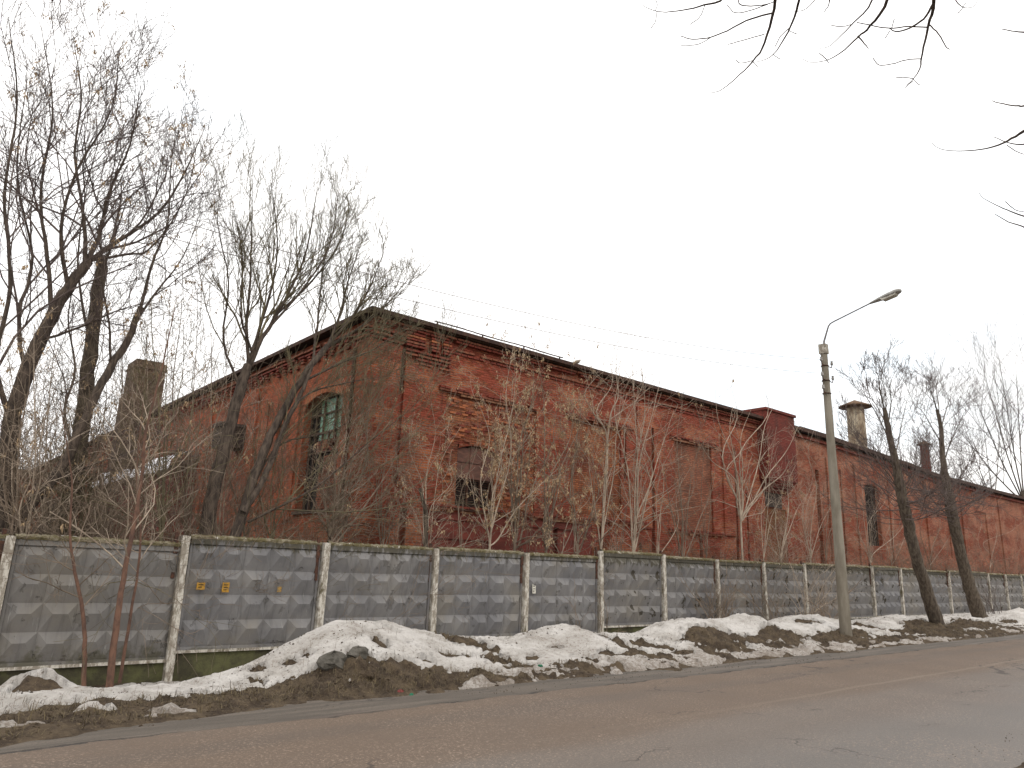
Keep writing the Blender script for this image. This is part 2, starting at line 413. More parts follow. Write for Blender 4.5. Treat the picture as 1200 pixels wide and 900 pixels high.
def mat_soil():
    m = NT('muddy_soil', .95, .15)
    p = m.pos()
    f = m.noise(3.5, p, 7, .75); g = m.noise(26, p, 4, .75)
    c = m.mix(m.ramp(f, .38, .62), (.042, .030, .021), (.095, .070, .045))
    c = m.mix(m.math('MULTIPLY', m.ramp(g, .56, .68), .7), c, (.20, .15, .09))
    c = m.mix(m.math('MULTIPLY', m.ramp(m.noise(13, p, 4, .7), .6, .7), .8), c, (.024, .018, .014))
    return m.out(c, m.bump(m.math('ADD', g, m.math('MULTIPLY', f, 2)), .03))
M['soil'] = mat_soil()
def mat_snow():
    m = NT('old_snow', .75, .3)
    p = m.pos(); x, y, z = m.sep(p)[0:3]
    f = m.noise(1.6, p, 6, .65); g = m.noise(17, p, 5, .8)
    c = m.mix(m.ramp(f, .35, .7), (.55, .52, .485), (.37, .34, .305))
    edge = m.ramp(y, 9.6, 8.4, 0, 1)
    dirt = m.math('ADD', g, m.math('MULTIPLY', edge, .13)); dirt = m.math('ADD', dirt, m.math('MULTIPLY', m.math('SUBTRACT', m.noise(48, p, 3, .8), .5), .3))
    dirt = m.math('ADD', dirt, m.math('MULTIPLY', m.math('SUBTRACT', f, .5), .35))
    c = m.mix(m.math('MULTIPLY', m.ramp(dirt, .53, .70), .85), c, (.15, .115, .083))
    c = m.mix(m.math('MULTIPLY', edge, .5), c, (.24, .20, .165))
    m.b.inputs['Subsurface Weight'].default_value = 0.0
    return m.out(c, m.bump(m.math('ADD', g, m.math('MULTIPLY', m.noise(6, p, 4), 2)), .05))
M['snow'] = mat_snow()
M['cleansnow'] = plain('roof_snow', (.80, .80, .82), (.66, .66, .68), 2, bump=.01, bsc=4)
M['litter'] = plain('dry_grass', (.15, .115, .065), (.06, .048, .032), 5, objc=False)

# ------------------------------------------------------------------ terrain
_sil = [(-60, 812), (0, 812), (40, 808), (90, 806), (130, 808), (200, 806), (230, 799), (262, 789), (300, 775), (335, 757), (380, 735), (400, 729), (450, 729), (480, 739), (520, 745), (560, 748), (600, 748),
        (640, 735), (665, 732), (700, 742), (740, 743), (770, 728), (800, 723), (820, 727), (845, 725), (865, 717), (890, 731), (930, 722), (960, 722), (985, 735), (1020, 725),
        (1050, 720), (1080, 729), (1110, 720), (1150, 725), (1200, 711), (1230, 714)]
YR = 10.7
_sx = np.array([onY(a, b, YR)[0] for a, b in _sil]); _sz = np.array([onY(a, b, YR)[2] for a, b in _sil])
def ridge(X):
    far = np.interp(X, _sx, _sz)
    return np.where(X > 38, .5 + .15*vnoise(X*.4, 0*X, 3), far)
def ground_base(X, Y):
    """height of the soil before snow"""
    gf = np.interp(X, [-30, 0, 5, 12, 20, 35, 60], [-.7, -.72, -.85, -.5, -.35, -.2, -.05])
    s = ridge(np.where(Y > YR, X*YR/np.maximum(Y, 1), X))
    a = np.clip(s-.14, -.05, .13); b = np.clip(s-.30, -.22, .32)
    Ys = Y + np.interp(X, [-30, .8, 1.8, 3.8], [.5, .5, .42, 0])
    v = -.02 + sstep(8.35, 9.0, Ys)*(np.maximum(a, .035*(X < 5))+.02)
    k = sstep(9.3, 10.5, Y); v = v*(1-k) + b*k
    t = sstep(11.0, 15.6, Y)
    v = v*(1-t) + gf*t
    v = v + (0.35-gf*.6)*sstep(16.6, 20, Y)*.8
    near = 1 - sstep(2.35, 2.75, Y + .18*fbm(X*.9, Y*0, 5))
    return v + near*.07
def ground_h(X, Y, fine=True):
    v = ground_base(X, Y); Ys2 = Y + np.interp(X, [-30, .8, 1.8, 3.8], [.5, .5, .42, 0])
    off = sstep(8.35, 8.9, Ys2)*(1-sstep(60, 90, np.abs(X))) + (1-sstep(1.9, 2.6, Y))
    w = np.clip(off, 0, 1)*(1-sstep(40, 80, Y))
    v = v + w*(.05*fbm(X*1.3, Y*1.3, 1) + (.06*fbm(X*5, Y*5, 2)))
    v = v + .03*fbm(X*1.1, Y*2.2, 41)*(sstep(8.15, 8.6, Ys2) - sstep(9, 9.3, Ys2))
    return v
def snow_raw(X, Y):
    Xr = np.where(Y > YR, X*YR/np.maximum(Y, 1), X)
    s = ridge(Xr)
    yr = YR + .25*vnoise(Xr*.6, X*0, 9)
    edge = .03 + .05*(vnoise(X*1.7, X*0, 12)+1)
    t = np.clip((Y-8.5)/(yr-8.5), 0, 1)
    up = edge + (s-edge)*(t*t*(3-2*t))**.85
    k = (s-1.65)/YR
    dn = s + (Y-yr)*(k-.02-.02*(vnoise(X*.8, X*0, 15)+1)) 
    z = np.where(Y < yr, up, dn)
    lo = ground_base(X, Y)
    z = np.maximum(z, lo + .05*(Y > 12))
    z = z + .07*fbm(X*1.1, Y*1.4, 21)*sstep(8.6, 9.6, Y)*(1-.5*sstep(10, 11, Y)) + .055*(.35-np.abs(fbm(X*2.6, Y*3.0, 22)))*sstep(8.5, 9.3, Y) + .034*fbm(X*7, Y*8, 23, 3) - .08*np.maximum(0, fbm(X*4.5, Y*6, 24)-.15)
    # the lone heap in the left corner
    hx, hy, hz = HEAP
    d2 = ((X-hx)/.42)**2 + ((Y-hy)/.6)**2
    z = z + .34*np.exp(-d2)
    return z
HEAP = tuple(onY(42, 800, 12.2))
def hit(px, py, fn=snow_raw):
    r = ray(px, py); t = np.arange(7, 80, .03); P = EYE + r*t[:, None]
    h = fn(P[:, 0], P[:, 1]); i = np.argmax(P[:, 2] < h)
    return P[i]
# bare patches in the snow: centre and half-size in the photograph, turned into places on the bank
_holes = [(395, 783, 34, 14, .4), (455, 788, 70, 17, .4), (420, 765, 14, 9, .3), (350, 798, 30, 8, .3), (505, 800, 38, 8, .3), (585, 770, 20, 6, .25), (570, 766, 10, 4, .2), (670, 776, 20, 5, .25),
          (695, 772, 8, 4, .2), (610, 779, 12, 3, .2), (712, 745, 8, 5, .2), (735, 765, 22, 4, .25), (715, 763, 9, 5, .25), (755, 753, 12, 6, .3), (780, 758, 14, 9, .35), (800, 762, 16, 4, .3), (830, 740, 26, 10, .45),
          (845, 750, 26, 7, .35), (880, 747, 24, 7, .35), (812, 737, 6, 5, .3), (920, 742, 18, 7, .4), (910, 755, 16, 4, .3), (985, 744, 34, 8, .5), (965, 748, 14, 5, .3), (1005, 743, 22, 8, .4), (1000, 730, 12, 4, .3), (1052, 737, 6, 5, .3),
          (1078, 738, 16, 4, .3), (1095, 733, 26, 6, .4), (1140, 729, 30, 6, .4), (1065, 727, 10, 3, .3), (1120, 726, 14, 3, .3), (950, 727, 12, 3, .3), (940, 725, 9, 3, .3), (46, 801, 26, 9, .6), (33, 803, 13, 7, .4),
          (640, 790, 12, 3, .2), (540, 745, 10, 3, .2), (445, 750, 8, 7, .2), (340, 775, 22, 6, .3), (375, 800, 26, 7, .3), (300, 797, 20, 5, .3), (360, 765, 14, 5, .3), (530, 765, 14, 4, .2), (500, 772, 10, 4, .2), (625, 768, 12, 3, .2), (650, 757, 10, 3, .2), (720, 778, 16, 3, .2), (870, 760, 20, 3, .2), (1030, 735, 14, 3, .2), (1045, 745, 20, 3, .2), (1015, 752, 16, 3, .2), (1150, 740, 24, 3, .2), (230, 812, 20, 4, .2), (180, 820, 22, 3, .2), (300, 780, 12, 3, .2), (690, 785, 30, 3, .2), (600, 792, 30, 2, .12), (1110, 742, 60, 4, .25), (1180, 728, 20, 3, .25)]
HO = []
for (px, py, rx, ry, a) in _holes:
    c = hit(px, py); e = hit(px+rx, py); u1 = hit(px, py-ry); u0 = hit(px, py+ry)
    HO.append((c[0], c[1], max(.06, abs(e[0]-c[0])*1.0), min(1.2, max(.10, abs(u1[1]-u0[1])*.5)), a))
def snow_h(X, Y):
    z = snow_raw(X, Y)
    g = ground_h(X, Y)
    n1 = fbm(X*2.2, Y*2.6, 31); n2 = fbm(X*7, Y*7, 32); n3 = fbm(X*15, Y*15, 37, 3)
    # inner edge: soil verge on the left, snow down to the road further on
    ye = np.interp(X, [-5, 2.2, 3.6, 4.6, 6.6, 7.6, 9, 14, 60], [9.8, 9.75, 9.6, 9.3, 8.95, 8.5, 8.42, 8.45, 8.5]) + .22*n1
    e = sstep(0, .22, Y-ye)
    th = z-g
    th = np.where(th > 0, th*e - .05*(1-e), th)
    # left-over crusts of snow on the verge
    cr = np.maximum(0, fbm(X*1.5+3, Y*4.2, 44)-.22)*.28
    th = np.where((Y < ye) & (Y > 8.45), np.maximum(th, cr-.015 - .04*sstep(5, 9, X)*0), th)
    for (cx, cy, rx, ry, a) in HO:
        d = np.sqrt(((X-cx)/rx)**2 + ((Y-cy)/ry)**2) + .45*n1 + .55*n2 + .45*n3
        f = 1-sstep(.75, 1.08, d)
        th = th - f*(np.maximum(th, 0)+.03 if True else 0)
    th = th - .35*np.maximum(0, n2+.35*fbm(X*.9, Y*.9, 36)+.2*n3-.36 + .08*(X < 6))
    return g + th, th
def soil_lift(X, Y):
    """clods of earth pushed up with the ploughed snow: soil reaches nearly the snow height inside the bare patches"""
    z = ground_h(X, Y); raw = snow_raw(X, Y); L_ = np.zeros_like(z)
    n2 = fbm(X*7, Y*7, 52)
    for (cx, cy, rx, ry, a) in HO:
        d = np.sqrt(((X-cx)/rx)**2 + ((Y-cy)/ry)**2)
        L_ = np.maximum(L_, 1-sstep(.8, 1.7, d))
    zz = z + L_*np.maximum(0, raw-z-.045)
    return zz + L_*(.07*n2 + .055*fbm(X*14, Y*14, 53, 4)) + .03*fbm(X*14, Y*14, 54, 3)*sstep(8.5, 8.8, Y)
_gh = ground_h
def ground_final(X, Y): return soil_lift(X, Y)
ground_h_base = ground_h
def xs_axis():
    a = list(np.arange(-8, .5, .2)); x = .5; st = .045
    while x < 62:
        a.append(x); x += max(.045, .0045*(x+4))
    while x < 900:
        a.append(x); x += max(.4, .05*(x-55))
    return np.array([-700, -300, -120, -60, -30, -16] + a)
XA = xs_axis()
def ground_mesh():
    ya = np.concatenate([[-900, -300, -100, -40, -15, -5, 0], np.arange(1.2, 2.9, .06), [3.2, 5.5, 7.5], np.arange(7.7, 11.8, .05), np.arange(11.8, 17, .2), np.arange(17, 36, .8), [40, 50, 70, 100, 160, 300, 600, 1200]])
    X, Y = np.meshgrid(XA, ya, indexing='ij')
    Z = np.where((Y > 7.7) & (Y < 14.5), ground_final(X, Y), ground_h(X, Y))
    o = link('ground', grid_mesh('ground', X, Y, Z), M['soil']); tag(o, kind='structure', label='muddy brown soil of the verges and the yard')
ground_mesh()
def snow_mesh():
    xa = XA[(XA > -8.1) & (XA < 80)]
    ya = np.concatenate([np.arange(8.3, 11.6, .045), np.arange(11.6, 16.05, .11)])
    X, Y = np.meshgrid(xa, ya, indexing='ij')
    z, th = snow_h(X, Y)
    Z = np.where(th > 0, z, z - .03)
    # in bare patches keep the sheet under the lifted soil
    g = ground_final(X, Y)
    Z = np.where(th <= 0.0, np.minimum(Z, g-.02), Z)
    o = link('snow_bank', grid_mesh('snow_bank', X, Y, Z), M['snow']); tag(o, kind='stuff', label='dirty melting snow ploughed into a bank along the fence')
    return o
snow_mesh()
def road():
    xa = XA; ya = np.concatenate([np.arange(1.9, 8.95, .11)])
    X, Y = np.meshgrid(xa, ya, indexing='ij')
    Z = .012*fbm(X*.5, Y*.9, 61)*(1-sstep(40, 80, np.abs(X))) - .012*sstep(7.7, 7.8, Y) + .006
    o = link('road', grid_mesh('road', X, Y, Z), M['road']); tag(o, kind='structure', label='worn reddish asphalt road with a damp ragged edge')
road()

def surf(x, y):
    X = np.array([float(x)]); Y = np.array([float(y)])
    if 8.3 < y < 16:
        z, th = snow_h(X, Y); g = ground_final(X, Y) if y < 14.5 else ground_h(X, Y)
        return float(max(g[0], z[0] if th[0] > 0 else -9))
    return float(ground_h(X, Y)[0])

# ------------------------------------------------------------------ concrete fence
FY = 16.16                                 # face of the panels
def fence():
    root = empty('concrete_fence', (4.93, FY, -.4), 'long grey concrete fence with pyramid-relief panels and whitewashed posts', 'fence')
    L = 2.93; cols, rows = 5, 4; Hh = 2.22
    def panel_mesh(seed, cols=5):
        r = random.Random(seed); b = MB()
        bx, bz = .05, .07
        cw = (L-2*bx)/cols; ch = (Hh-2*bz-.04)/rows
        d = .125
        def P(u, v, w): return (u, -w, v)
        y0 = 0
        # frame rim and field
        for (a0, a1, c0, c1, pr) in ((0, L, 0, bz, .035), (0, L, Hh-bz-.04, Hh, .05), (0, bx, bz, Hh-bz-.04, .03), (L-bx, L, bz, Hh-bz-.04, .03)):
            b.box(a0, a1, -pr, .10, c0, c1, j=.004)
        for i in range(cols):
            for k in range(rows):
                u0 = bx+i*cw; u1 = u0+cw; v0 = bz+k*ch; v1 = v0+ch
                um = (u0+u1)/2; hw = cw*.21*r.uniform(.8, 1.15); vr = v0+ch*.64+r.uniform(-.012, .012); dd = d*r.uniform(.9, 1.1)
                A, B, C, D = P(u0, v0, 0), P(u1, v0, 0), P(u1, v1, 0), P(u0, v1, 0)
                E_, G = P(um-hw, vr, dd), P(um+hw, vr, dd)
                b.face([D, C, G, E_]); b.face([A, E_, G, B]); b.face([A, D, E_]); b.face([B, G, C])
        b.box(0, L, .02, .12, .02, Hh-.02)
        return b.mesh('fence_panel')
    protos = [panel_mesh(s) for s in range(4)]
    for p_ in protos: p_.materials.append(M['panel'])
    def cap_mesh(seed):
        r = np.random.RandomState(seed); n = 60
        xs = np.linspace(-.01, L+.01, n); V = []; Fq = []
        prof = [(-.06, -.012), (-.075, .035), (-.03, .075), (.05, .085), (.12, .04), (.11, -.012)]
        for i, x in enumerate(xs):
            for (y, z) in prof:
                V.append((x, y+r.uniform(-.012, .012), z+r.uniform(-.014, .014)*(z > 0)))
        k = len(prof)
        for i in range(n-1):
            for j in range(k):
                Fq.append((i*k+j, i*k+(j+1) % k, (i+1)*k+(j+1) % k, (i+1)*k+j))
        me = bpy.data.meshes.new('mossy_cap'); me.from_pydata(V, [], Fq); me.materials.append(M['cap']); return me
    caps = [cap_mesh(s) for s in range(3)]
    def post_mesh(seed):
        b = MB(); w = .075; h = 3.25
        segs = 11
        for s in range(segs):
            z0 = -.95 + s*h/segs; z1 = -.95 + (s+1)*h/segs
            b.box(-w, w, -.14, .12, z0, z1-.0008, j=.005)
        return b.mesh('fence_post')
    pm = [post_mesh(s) for s in range(3)]
    for p_ in pm: p_.materials.append(M['post'])
    bb = MB(); bb.box(-.16, -.09, -.05, .0, 1.45, 2.42); bb.box(-.17, -.085, -.07, -.05, 1.95, 2.2); brm = bb.mesh('steel_bracket'); brm.materials.append(M['rust'])
    def put(name, me, loc, rot=(0, 0, 0), par=root):
        o = bpy.data.objects.new(name, me); SC.collection.objects.link(o); o.parent = par
        base = Vector(root.location)
        if par is not root: base = base + Vector(par.location)
        o.location = Vector(loc)-base; o.rotation_euler = rot; return o
    xs = [-1.25, 1.80] + [4.86+3.135*k for k in range(26)]
    tops = {0: 1.88, 1: 1.90, 2: 2.05, 3: 2.04, 4: 2.05, 5: 2.03, 6: 2.22, 7: 2.15, 8: 2.12, 9: 2.13, 10: 2.18}
    panels = []
    for i, x in enumerate(xs[:-1]):
        top = tops.get(i, 2.2 + .03*math.sin(i*1.7)); z0 = top-Hh-.07
        tilt = rnd.uniform(-.008, .008); lean = rnd.uniform(-.022, .012)
        if i == 1: tilt = .008
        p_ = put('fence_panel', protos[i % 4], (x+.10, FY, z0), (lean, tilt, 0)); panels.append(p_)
        put('mossy_cap', caps[i % 3], (x+.10, FY, z0+Hh+.0), (0, tilt, 0))
        pl = MB(); pl.box(x+.12, x+3.0, FY+.02, FY+.16, z0-.75, z0-.02, j=.004); pl.build('plinth', M['plinth'], root)
        b2 = MB(); b2.box(x+.11, x+3.01, FY-.05, FY+.15, z0-.055, z0+.0, j=.006); b2.build('sill_beam', M['post'], root)
    for i, x in enumerate(xs):
        top = tops.get(i, 2.2 + .03*math.sin(i*1.7)); top = max(top, tops.get(i-1, top) if i else top)
        po = put('fence_post', pm[i % 3], (x, FY, top-2.33), (rnd.uniform(-.015, .012), rnd.uniform(-.014, .014), 0))
        put('steel_bracket', brm, (x, FY, top-2.33), (0, rnd.uniform(-.03, .03), 0), po)
    # paper notices stuck to the panels
    def notice(px, py, w, h, mat, lab, rot=0, marks=True):
        c = onY(px, py, FY-.093); b = MB(); b.box(c[0]-w/2, c[0]+w/2, c[1]-.004, c[1], c[2]-h/2, c[2]+h/2)
        host = min(panels, key=lambda q: abs(q.location.x+root.location.x+1.45-c[0]))
        me = b.mesh('notice'); o = link('notice', me, mat, host); o['label'] = lab
        o.rotation_euler = (0, 0, 0)
        if marks:
            for k in range(3):
                q = MB(); q.box(c[0]-w*.3, c[0]+w*(.3-.15*(k == 2)), c[1]-.007, c[1]-.0045, c[2]+h*(.25-.25*k)-.008, c[2]+h*(.25-.25*k)+.008)
                b.v += []; o2 = q.mesh('notice_print')
                # printed bars joined into the notice itself
                bm_v = [v.co[:] for v in o2.vertices]; n0 = len(me.vertices)
                vs = [v.co[:] for v in me.vertices] + bm_v; fs = [tuple(p.vertices) for p in me.polygons] + [tuple(n0+t for t in p.vertices) for p in o2.polygons]
                mi = [p.material_index for p in me.polygons] + [1]*len(o2.polygons)
                me.clear_geometry(); me.from_pydata(vs, [], fs); 
                if len(me.materials) < 2: me.materials.append(M['paperm'])
                me.polygons.foreach_set('material_index', mi); me.update()
    notice(235, 685, .17, .20, M['yellow'], 'small yellow paper notice with dark print')
    notice(264, 688, .15, .20, M['yellow'], 'torn yellow paper notice, half covered in dirt')
    notice(327, 690, .10, .12, M['ochre'], 'faded orange paint square', marks=False)
    notice(626, 690, .13, .26, M['whitep'], 'small pale number plate with dark marks')
fence()

# ------------------------------------------------------------------ buildings
WX, WY = 10.63, 19.5                       # corner of the hall: front wall faces -Y at WY, side wall faces -X at WX
class Wall:
    """wall skin with holes, recesses and material zones. face: 'F' front (u = x) or 'S' side (u = y)"""
    def __init__(s, face, at_, u0, u1, v0, v1):
        s.face = face; s.at = at_; s.u = {u0, u1}; s.v = {v0, v1}; s.z = []; s.arch = []; s.lim = (u0, u1, v0, v1)
    def P(s, u, v, d): return (u, s.at+d, v) if s.face == 'F' else (s.at+d, u, v)
    def zone(s, u0, u1, v0, v1, d=0., m=0):
        s.u |= {u0, u1}; s.v |= {v0, v1}; s.z.append((u0, u1, v0, v1, d, m))
    def hole(s, u0, u1, v0, v1, rise=0., depth=.4):
        s.zone(u0, u1, v0, v1, depth, -1)
        if rise: s.arch.append((u0, u1, v1, rise))
    def mesh(s, name, base_m=0):
        U = sorted(s.u); V = sorted(s.v); b = MB()
        def cell(i, j):
            if i < 0 or j < 0 or i >= len(U)-1 or j >= len(V)-1: return None
            cu, cv = (U[i]+U[i+1])/2, (V[j]+V[j+1])/2; r = (0., base_m)
            for (a, c, e, f, d, m) in s.z:
                if a < cu < c and e < cv < f: r = (d, m)
            return r
        for i in range(len(U)-1):
            for j in range(len(V)-1):
                d, m = cell(i, j)
                if m >= 0: b.face([s.P(U[i], V[j], d), s.P(U[i+1], V[j], d), s.P(U[i+1], V[j+1], d), s.P(U[i], V[j+1], d)], m)
                for (q, e0, e1) in ((cell(i+1, j), (U[i+1], V[j]), (U[i+1], V[j+1])), (cell(i, j+1), (U[i], V[j+1]), (U[i+1], V[j+1]))):
                    if q is not None and abs(q[0]-d) > 1e-6:
                        mm = m if (q[0] > d and m >= 0) else (q[1] if q[1] >= 0 else base_m)
                        b.face([s.P(*e0, d), s.P(*e1, d), s.P(*e1, q[0]), s.P(*e0, q[0])], max(0, mm))
        for (u0, u1, v1, rise) in s.arch:
            n = 12; pts = []
            for k in range(n+1):
                t = k/n; pts.append((u0+(u1-u0)*t, v1-rise*(2*t-1)**2))
            for k in range(n):
                b.face([s.P(*pts[k], 0), s.P(*pts[k+1], 0), s.P(pts[k+1][0], v1, 0), s.P(pts[k][0], v1, 0)], base_m)
                b.face([s.P(*pts[k], 0), s.P(*pts[k+1], 0), s.P(*pts[k+1], .4), s.P(*pts[k], .4)], base_m)
        return b.mesh(name)
BW, BH = .25, .066
_bk = {}
def brick_mesh(var):
    if var not in _bk:
        r = random.Random(var); b = MB(); jj = .006
        def q(v): return v + r.uniform(-jj, jj)
        b.box(0, BW-.012, -.12, 0, 0, BH)
        b.v = [(q(x), q(y), q(z)) for x, y, z in b.v]
        me = b.mesh('brick'); _bk[var] = me
    return _bk[var]
def brick_objs(host, spots, mats, seed=0):
    """individual bricks: (x, y, z, along) front-facing, y is the outer face + .12"""
    r = random.Random(seed)
    for (x, y, z, sx) in spots:
        mi = r.randrange(len(mats)); var = r.randrange(5); key = (var, mi)
        if key not in _bk:
            me = brick_mesh(var).copy(); me.name = 'brick'; me.materials.append(mats[mi]); _bk[key] = me
        o = bpy.data.objects.new('brick', _bk[key]); SC.collection.objects.link(o); o.parent = host
        o.location = Vector((x, y, z))-Vector(host.location); o.scale = (sx, 1, 1)
        o.rotation_euler = (r.uniform(-.02, .02), r.uniform(-.02, .02), r.uniform(-.03, .03))
M['brk1'] = plain('orange_brick', (.38, .135, .06), (.26, .085, .04), 7, bump=.008)
M['brk2'] = plain('brown_brick', (.25, .09, .05), (.15, .06, .04), 7, bump=.008)
M['brk3'] = plain('red_painted_brick', (.20, .045, .028), (.12, .034, .024), 7, bump=.008)
M['brk4'] = plain('pale_brick', (.31, .16, .09), (.20, .09, .055), 7, bump=.008)

def course(b, u0, u1, z, proud, face='F', at_=WY, h=.066, m=0, miss=.06, jit=.008, seed=0):
    """one row of separate bricks standing proud of a wall, joined in one mesh"""
    r = random.Random(seed*977+int(z*1000)); u = u0 + r.uniform(0, .1)-.1
    while u < u1-.05:
        w = min(.25, u1-u) - .012
        if r.random() > miss and u >= u0-.11:
            a = max(u, u0); p = proud + r.uniform(-jit, jit)*1.5; zz = z + r.uniform(-jit, jit)*.5
            if face == 'F': b.box(a, u+w, at_-p, at_+.05, zz, zz+h, m, j=.004)
            else: b.box(at_-p, at_+.05, a, u+w, zz, zz+h, m, j=.004)
        u += .262

def hall():
    root = empty('brick_factory', (WX, WY, -.2), 'dark red brick factory hall with flaking paint and an arched green window', 'building')
    T = 9.12
    w = Wall('F', WY, WX, 36.08, -.6, T)
    mats = [M['wall'], M['bay'], M['plaster'], M['mossy'], M['infill'], M['stack']]
    w.zone(13.55, 17.6, 3.50, 7.18, .07, 1)
    w.hole(14.15, 15.75, 3.42, 5.55, .16)
    w.zone(19.35, 22.25, 3.6, 7.2, .10, 1)
    w.zone(22.42, 22.58, 5.2, 7.45, .16, 5)
    w.zone(24.15, 24.36, 2.4, 7.55, .22, 5)
    w.zone(25.75, 28.5, 3.4, 7.2, .09, 4)
    w.zone(30.25, 30.47, 2.2, 7.45, .22, 5)
    w.zone(31.2, 31.35, 2.2, 5.4, .15, 5)
    w.zone(32.8, 34.8, -.6, 4.85, .03, 3)
    w.zone(12.9, 20.6, -.6, 3.28, .02, 2)
    w.zone(13.3, 15.6, 2.55, 3.02, .07, 2)
    w.zone(13.3, 15.6, 1.6, 2.42, .07, 2)
    w.zone(16.2, 19.9, 1.6, 3.0, .08, 2)
    w.zone(12.05, 12.3, 1.2, 3.25, .18, 5)
    w.zone(18.6, 18.85, 1.2, 3.05, .2, 5)
    w.zone(21.0, 21.2, 1.4, 3.3, .14, 5)
    w.zone(23.3, 23.48, 1.4, 2.7, .2, 5)
    w.zone(27.4, 27.62, 1.4, 3.2, .2, 5)
    link('wall', w.mesh('wall'), mats, root)
    # side wall
    s = Wall('S', WX, WY, 96, -.6, T)
    s.hole(21.15, 23.95, 3.2, 7.1, .30)
    s.zone(25.2, 26.3, 4.6, 6.45, .12, 1)
    s.zone(27.2, 27.35, 3, 7.4, .12, 2)
    for k in range(9):
        y = 30.4 + k*7.2
        s.zone(y, y+2.4, 3.2, 6.7, .15, 1)
    link('wall', s.mesh('side_wall'), [M['side'], M['infill'], M['dark_brick']], root)
    b = MB(); b.box(36.05, 36.08, WY+.01, 95.9, -.6, T); b.box(WX+.3, 36.0, 95.6, 95.9, -.6, T); b.build('wall', M['wall'], root)
    # corner and wall pilasters
    def pil(face, u0, u1, z0, z1, pr, mt):
        q = MB()
        if face == 'F': q.box(u0, u1, WY-pr, WY+.05, z0, z1, j=.004)
        else: q.box(WX-pr, WX+.05, u0, u1, z0, z1, j=.004)
        q.build('pilaster', mt, root, bevel=.012)
    pil('F', WX-.115, 11.66, 3.9, 8.35, .115, M['wall'])
    pil('F', WX-.118, 11.9, -.5, 3.95, .135, M['wall'])
    pil('F', 11.82, 12.32, 3.4, 7.95, .10, M['wall'])
    pil('F', 23.2, 24.1, 3.3, 8.3, .08, M['wall'])
    pil('F', 29.3, 30.2, 3.3, 8.3, .08, M['wall'])
    pil('S', WY-.02, 20.45, 3.95, 8.35, .12, M['side'])
    pil('S', 24.3, 24.9, 2.9, 8.2, .07, M['side'])
    pil('S', 28.3, 29.2, 2.9, 8.2, .1, M['side'])
    for k in range(8):
        y = 33.8+k*7.2; pil('S', y, y+.9, 2.9, 8.2, .1, M['side'])
    # corbelled brick bands
    def bands(name, fn):
        q = MB(); fn(q); tag(q.build(name, [M['brk3'], M['brk2'], M['brk1'], M['brk4']], root), kind='stuff')
    def cb(q):
        for i in range(4): course(q, 11.78 if i > 1 else 12.2, 13.6, 7.90+i*.115, .05+.035*i, seed=i, m=0 if i % 2 else 1)
        for (a, c) in ((11.75, 12.50), (12.72, 13.06), (13.2, 13.55)):
            for i in range(5): course(q, a, c, 8.40+i*.105, .19-.012*i, seed=i+9, m=(0, 1, 0, 2, 0)[i])
        for i in range(3): course(q, WX-.1, 11.7, 8.40+i*.13, .15+.05*i, seed=i+30, m=i % 2)
    bands('corbel', cb)
    def cb2(q):
        for i in range(4): course(q, WY, 20.6, 8.35+i*.13, .13+.04*i, 'S', WX, seed=i+50, m=i % 2)
        for y in np.arange(20.9, 60, .55):
            for i in range(3): course(q, y, y+.27, 8.35+i*.1, .10+.03*i, 'S', WX, seed=int(y*7)+i, m=i % 2, miss=.15)
        for i in range(2): course(q, 20.6, 70, 8.68+i*.12, .14+.05*i, 'S', WX, seed=i+70, m=i % 2, miss=.1)
    bands('corbel', cb2)
    def cor(q):
        course(q, 13.6, 32.6, 8.55, .05, seed=90, m=0, miss=.12)
        course(q, 13.6, 32.6, 8.66, .09, seed=91, m=1, miss=.1)
        course(q, WX, 32.6, 8.92, .16, seed=92, m=0, miss=.05)
        course(q, WX, 32.6, 9.01, .2, seed=93, m=1, miss=.03)
    bands('cornice', cor)
    # string courses over the blind bays, broken here and there
    for (u0, u1, z) in ((13.2, 17.9, 7.22), (19.1, 23.0, 7.26), (25.4, 29.0, 7.28), (12.9, 20.4, 3.33), (20.6, 24.0, 3.4), (25.2, 29.2, 3.25)):
        q = MB(); course(q, u0, u1, z, .09, seed=int(u0*10), m=1, miss=.12); course(q, u0, u1, z+.075, .12, seed=int(u0*10)+1, m=0, miss=.22)
        course(q, u0+.2, u1-.1, z-.075, .05, seed=int(u0*10)+2, m=3, miss=.3)
        tag(q.build('string_course', [M['brk3'], M['brk2'], M['brk1'], M['brk4']], root), kind='stuff')
    # loose and proud bricks of the eroded bay, each one its own piece
    spots = []; r = random.Random(5)
    for row in range(46):
        z = 3.56+row*.08
        for k in range(17):
            x = 13.6+k*.262+(.13 if row % 2 else 0)
            if x > 17.35 or (13.95 < x < 15.85 and z < 5.6): continue
            if r.random() < .50: spots.append((x, WY+.12+.07-r.choice((.012, .02, .035, .05)), z, 1))
    r.shuffle(spots)
    brick_objs(root, spots[:290], [M['brk1'], M['brk2'], M['brk4'], M['brk3'], M['brk1'], M['brk2']], 3)
    # roof
    q = MB(); q.box(WX-.28, 36.1, WY-.34, 96.2, T+.035, T+.15); q.build('roof', M['roofing'], root)
    q = MB(); q.box(WX-.34, 36.12, WY-.42, WY-.335, T+.02, T+.16, j=.0); q.box(WX-.36, WX-.285, WY-.42, 96.2, T+.021, T+.155); q.build('roof_edge', M['tar'], root)
    q = MB(); q.box(WX-.3, 36.05, WY-.30, WY-.02, T+.005, T+.033); q.build('soffit', M['wood'], root)
    # lifted flashing strip
    q = MB(); n = 14
    for k in range(n):
        x0 = 12.6+k*.42; zz = T+.27+.012*math.sin(k*.9); q.box(x0, x0+.425, WY-.44, WY-.38, zz-.045, zz-.02, j=.003)
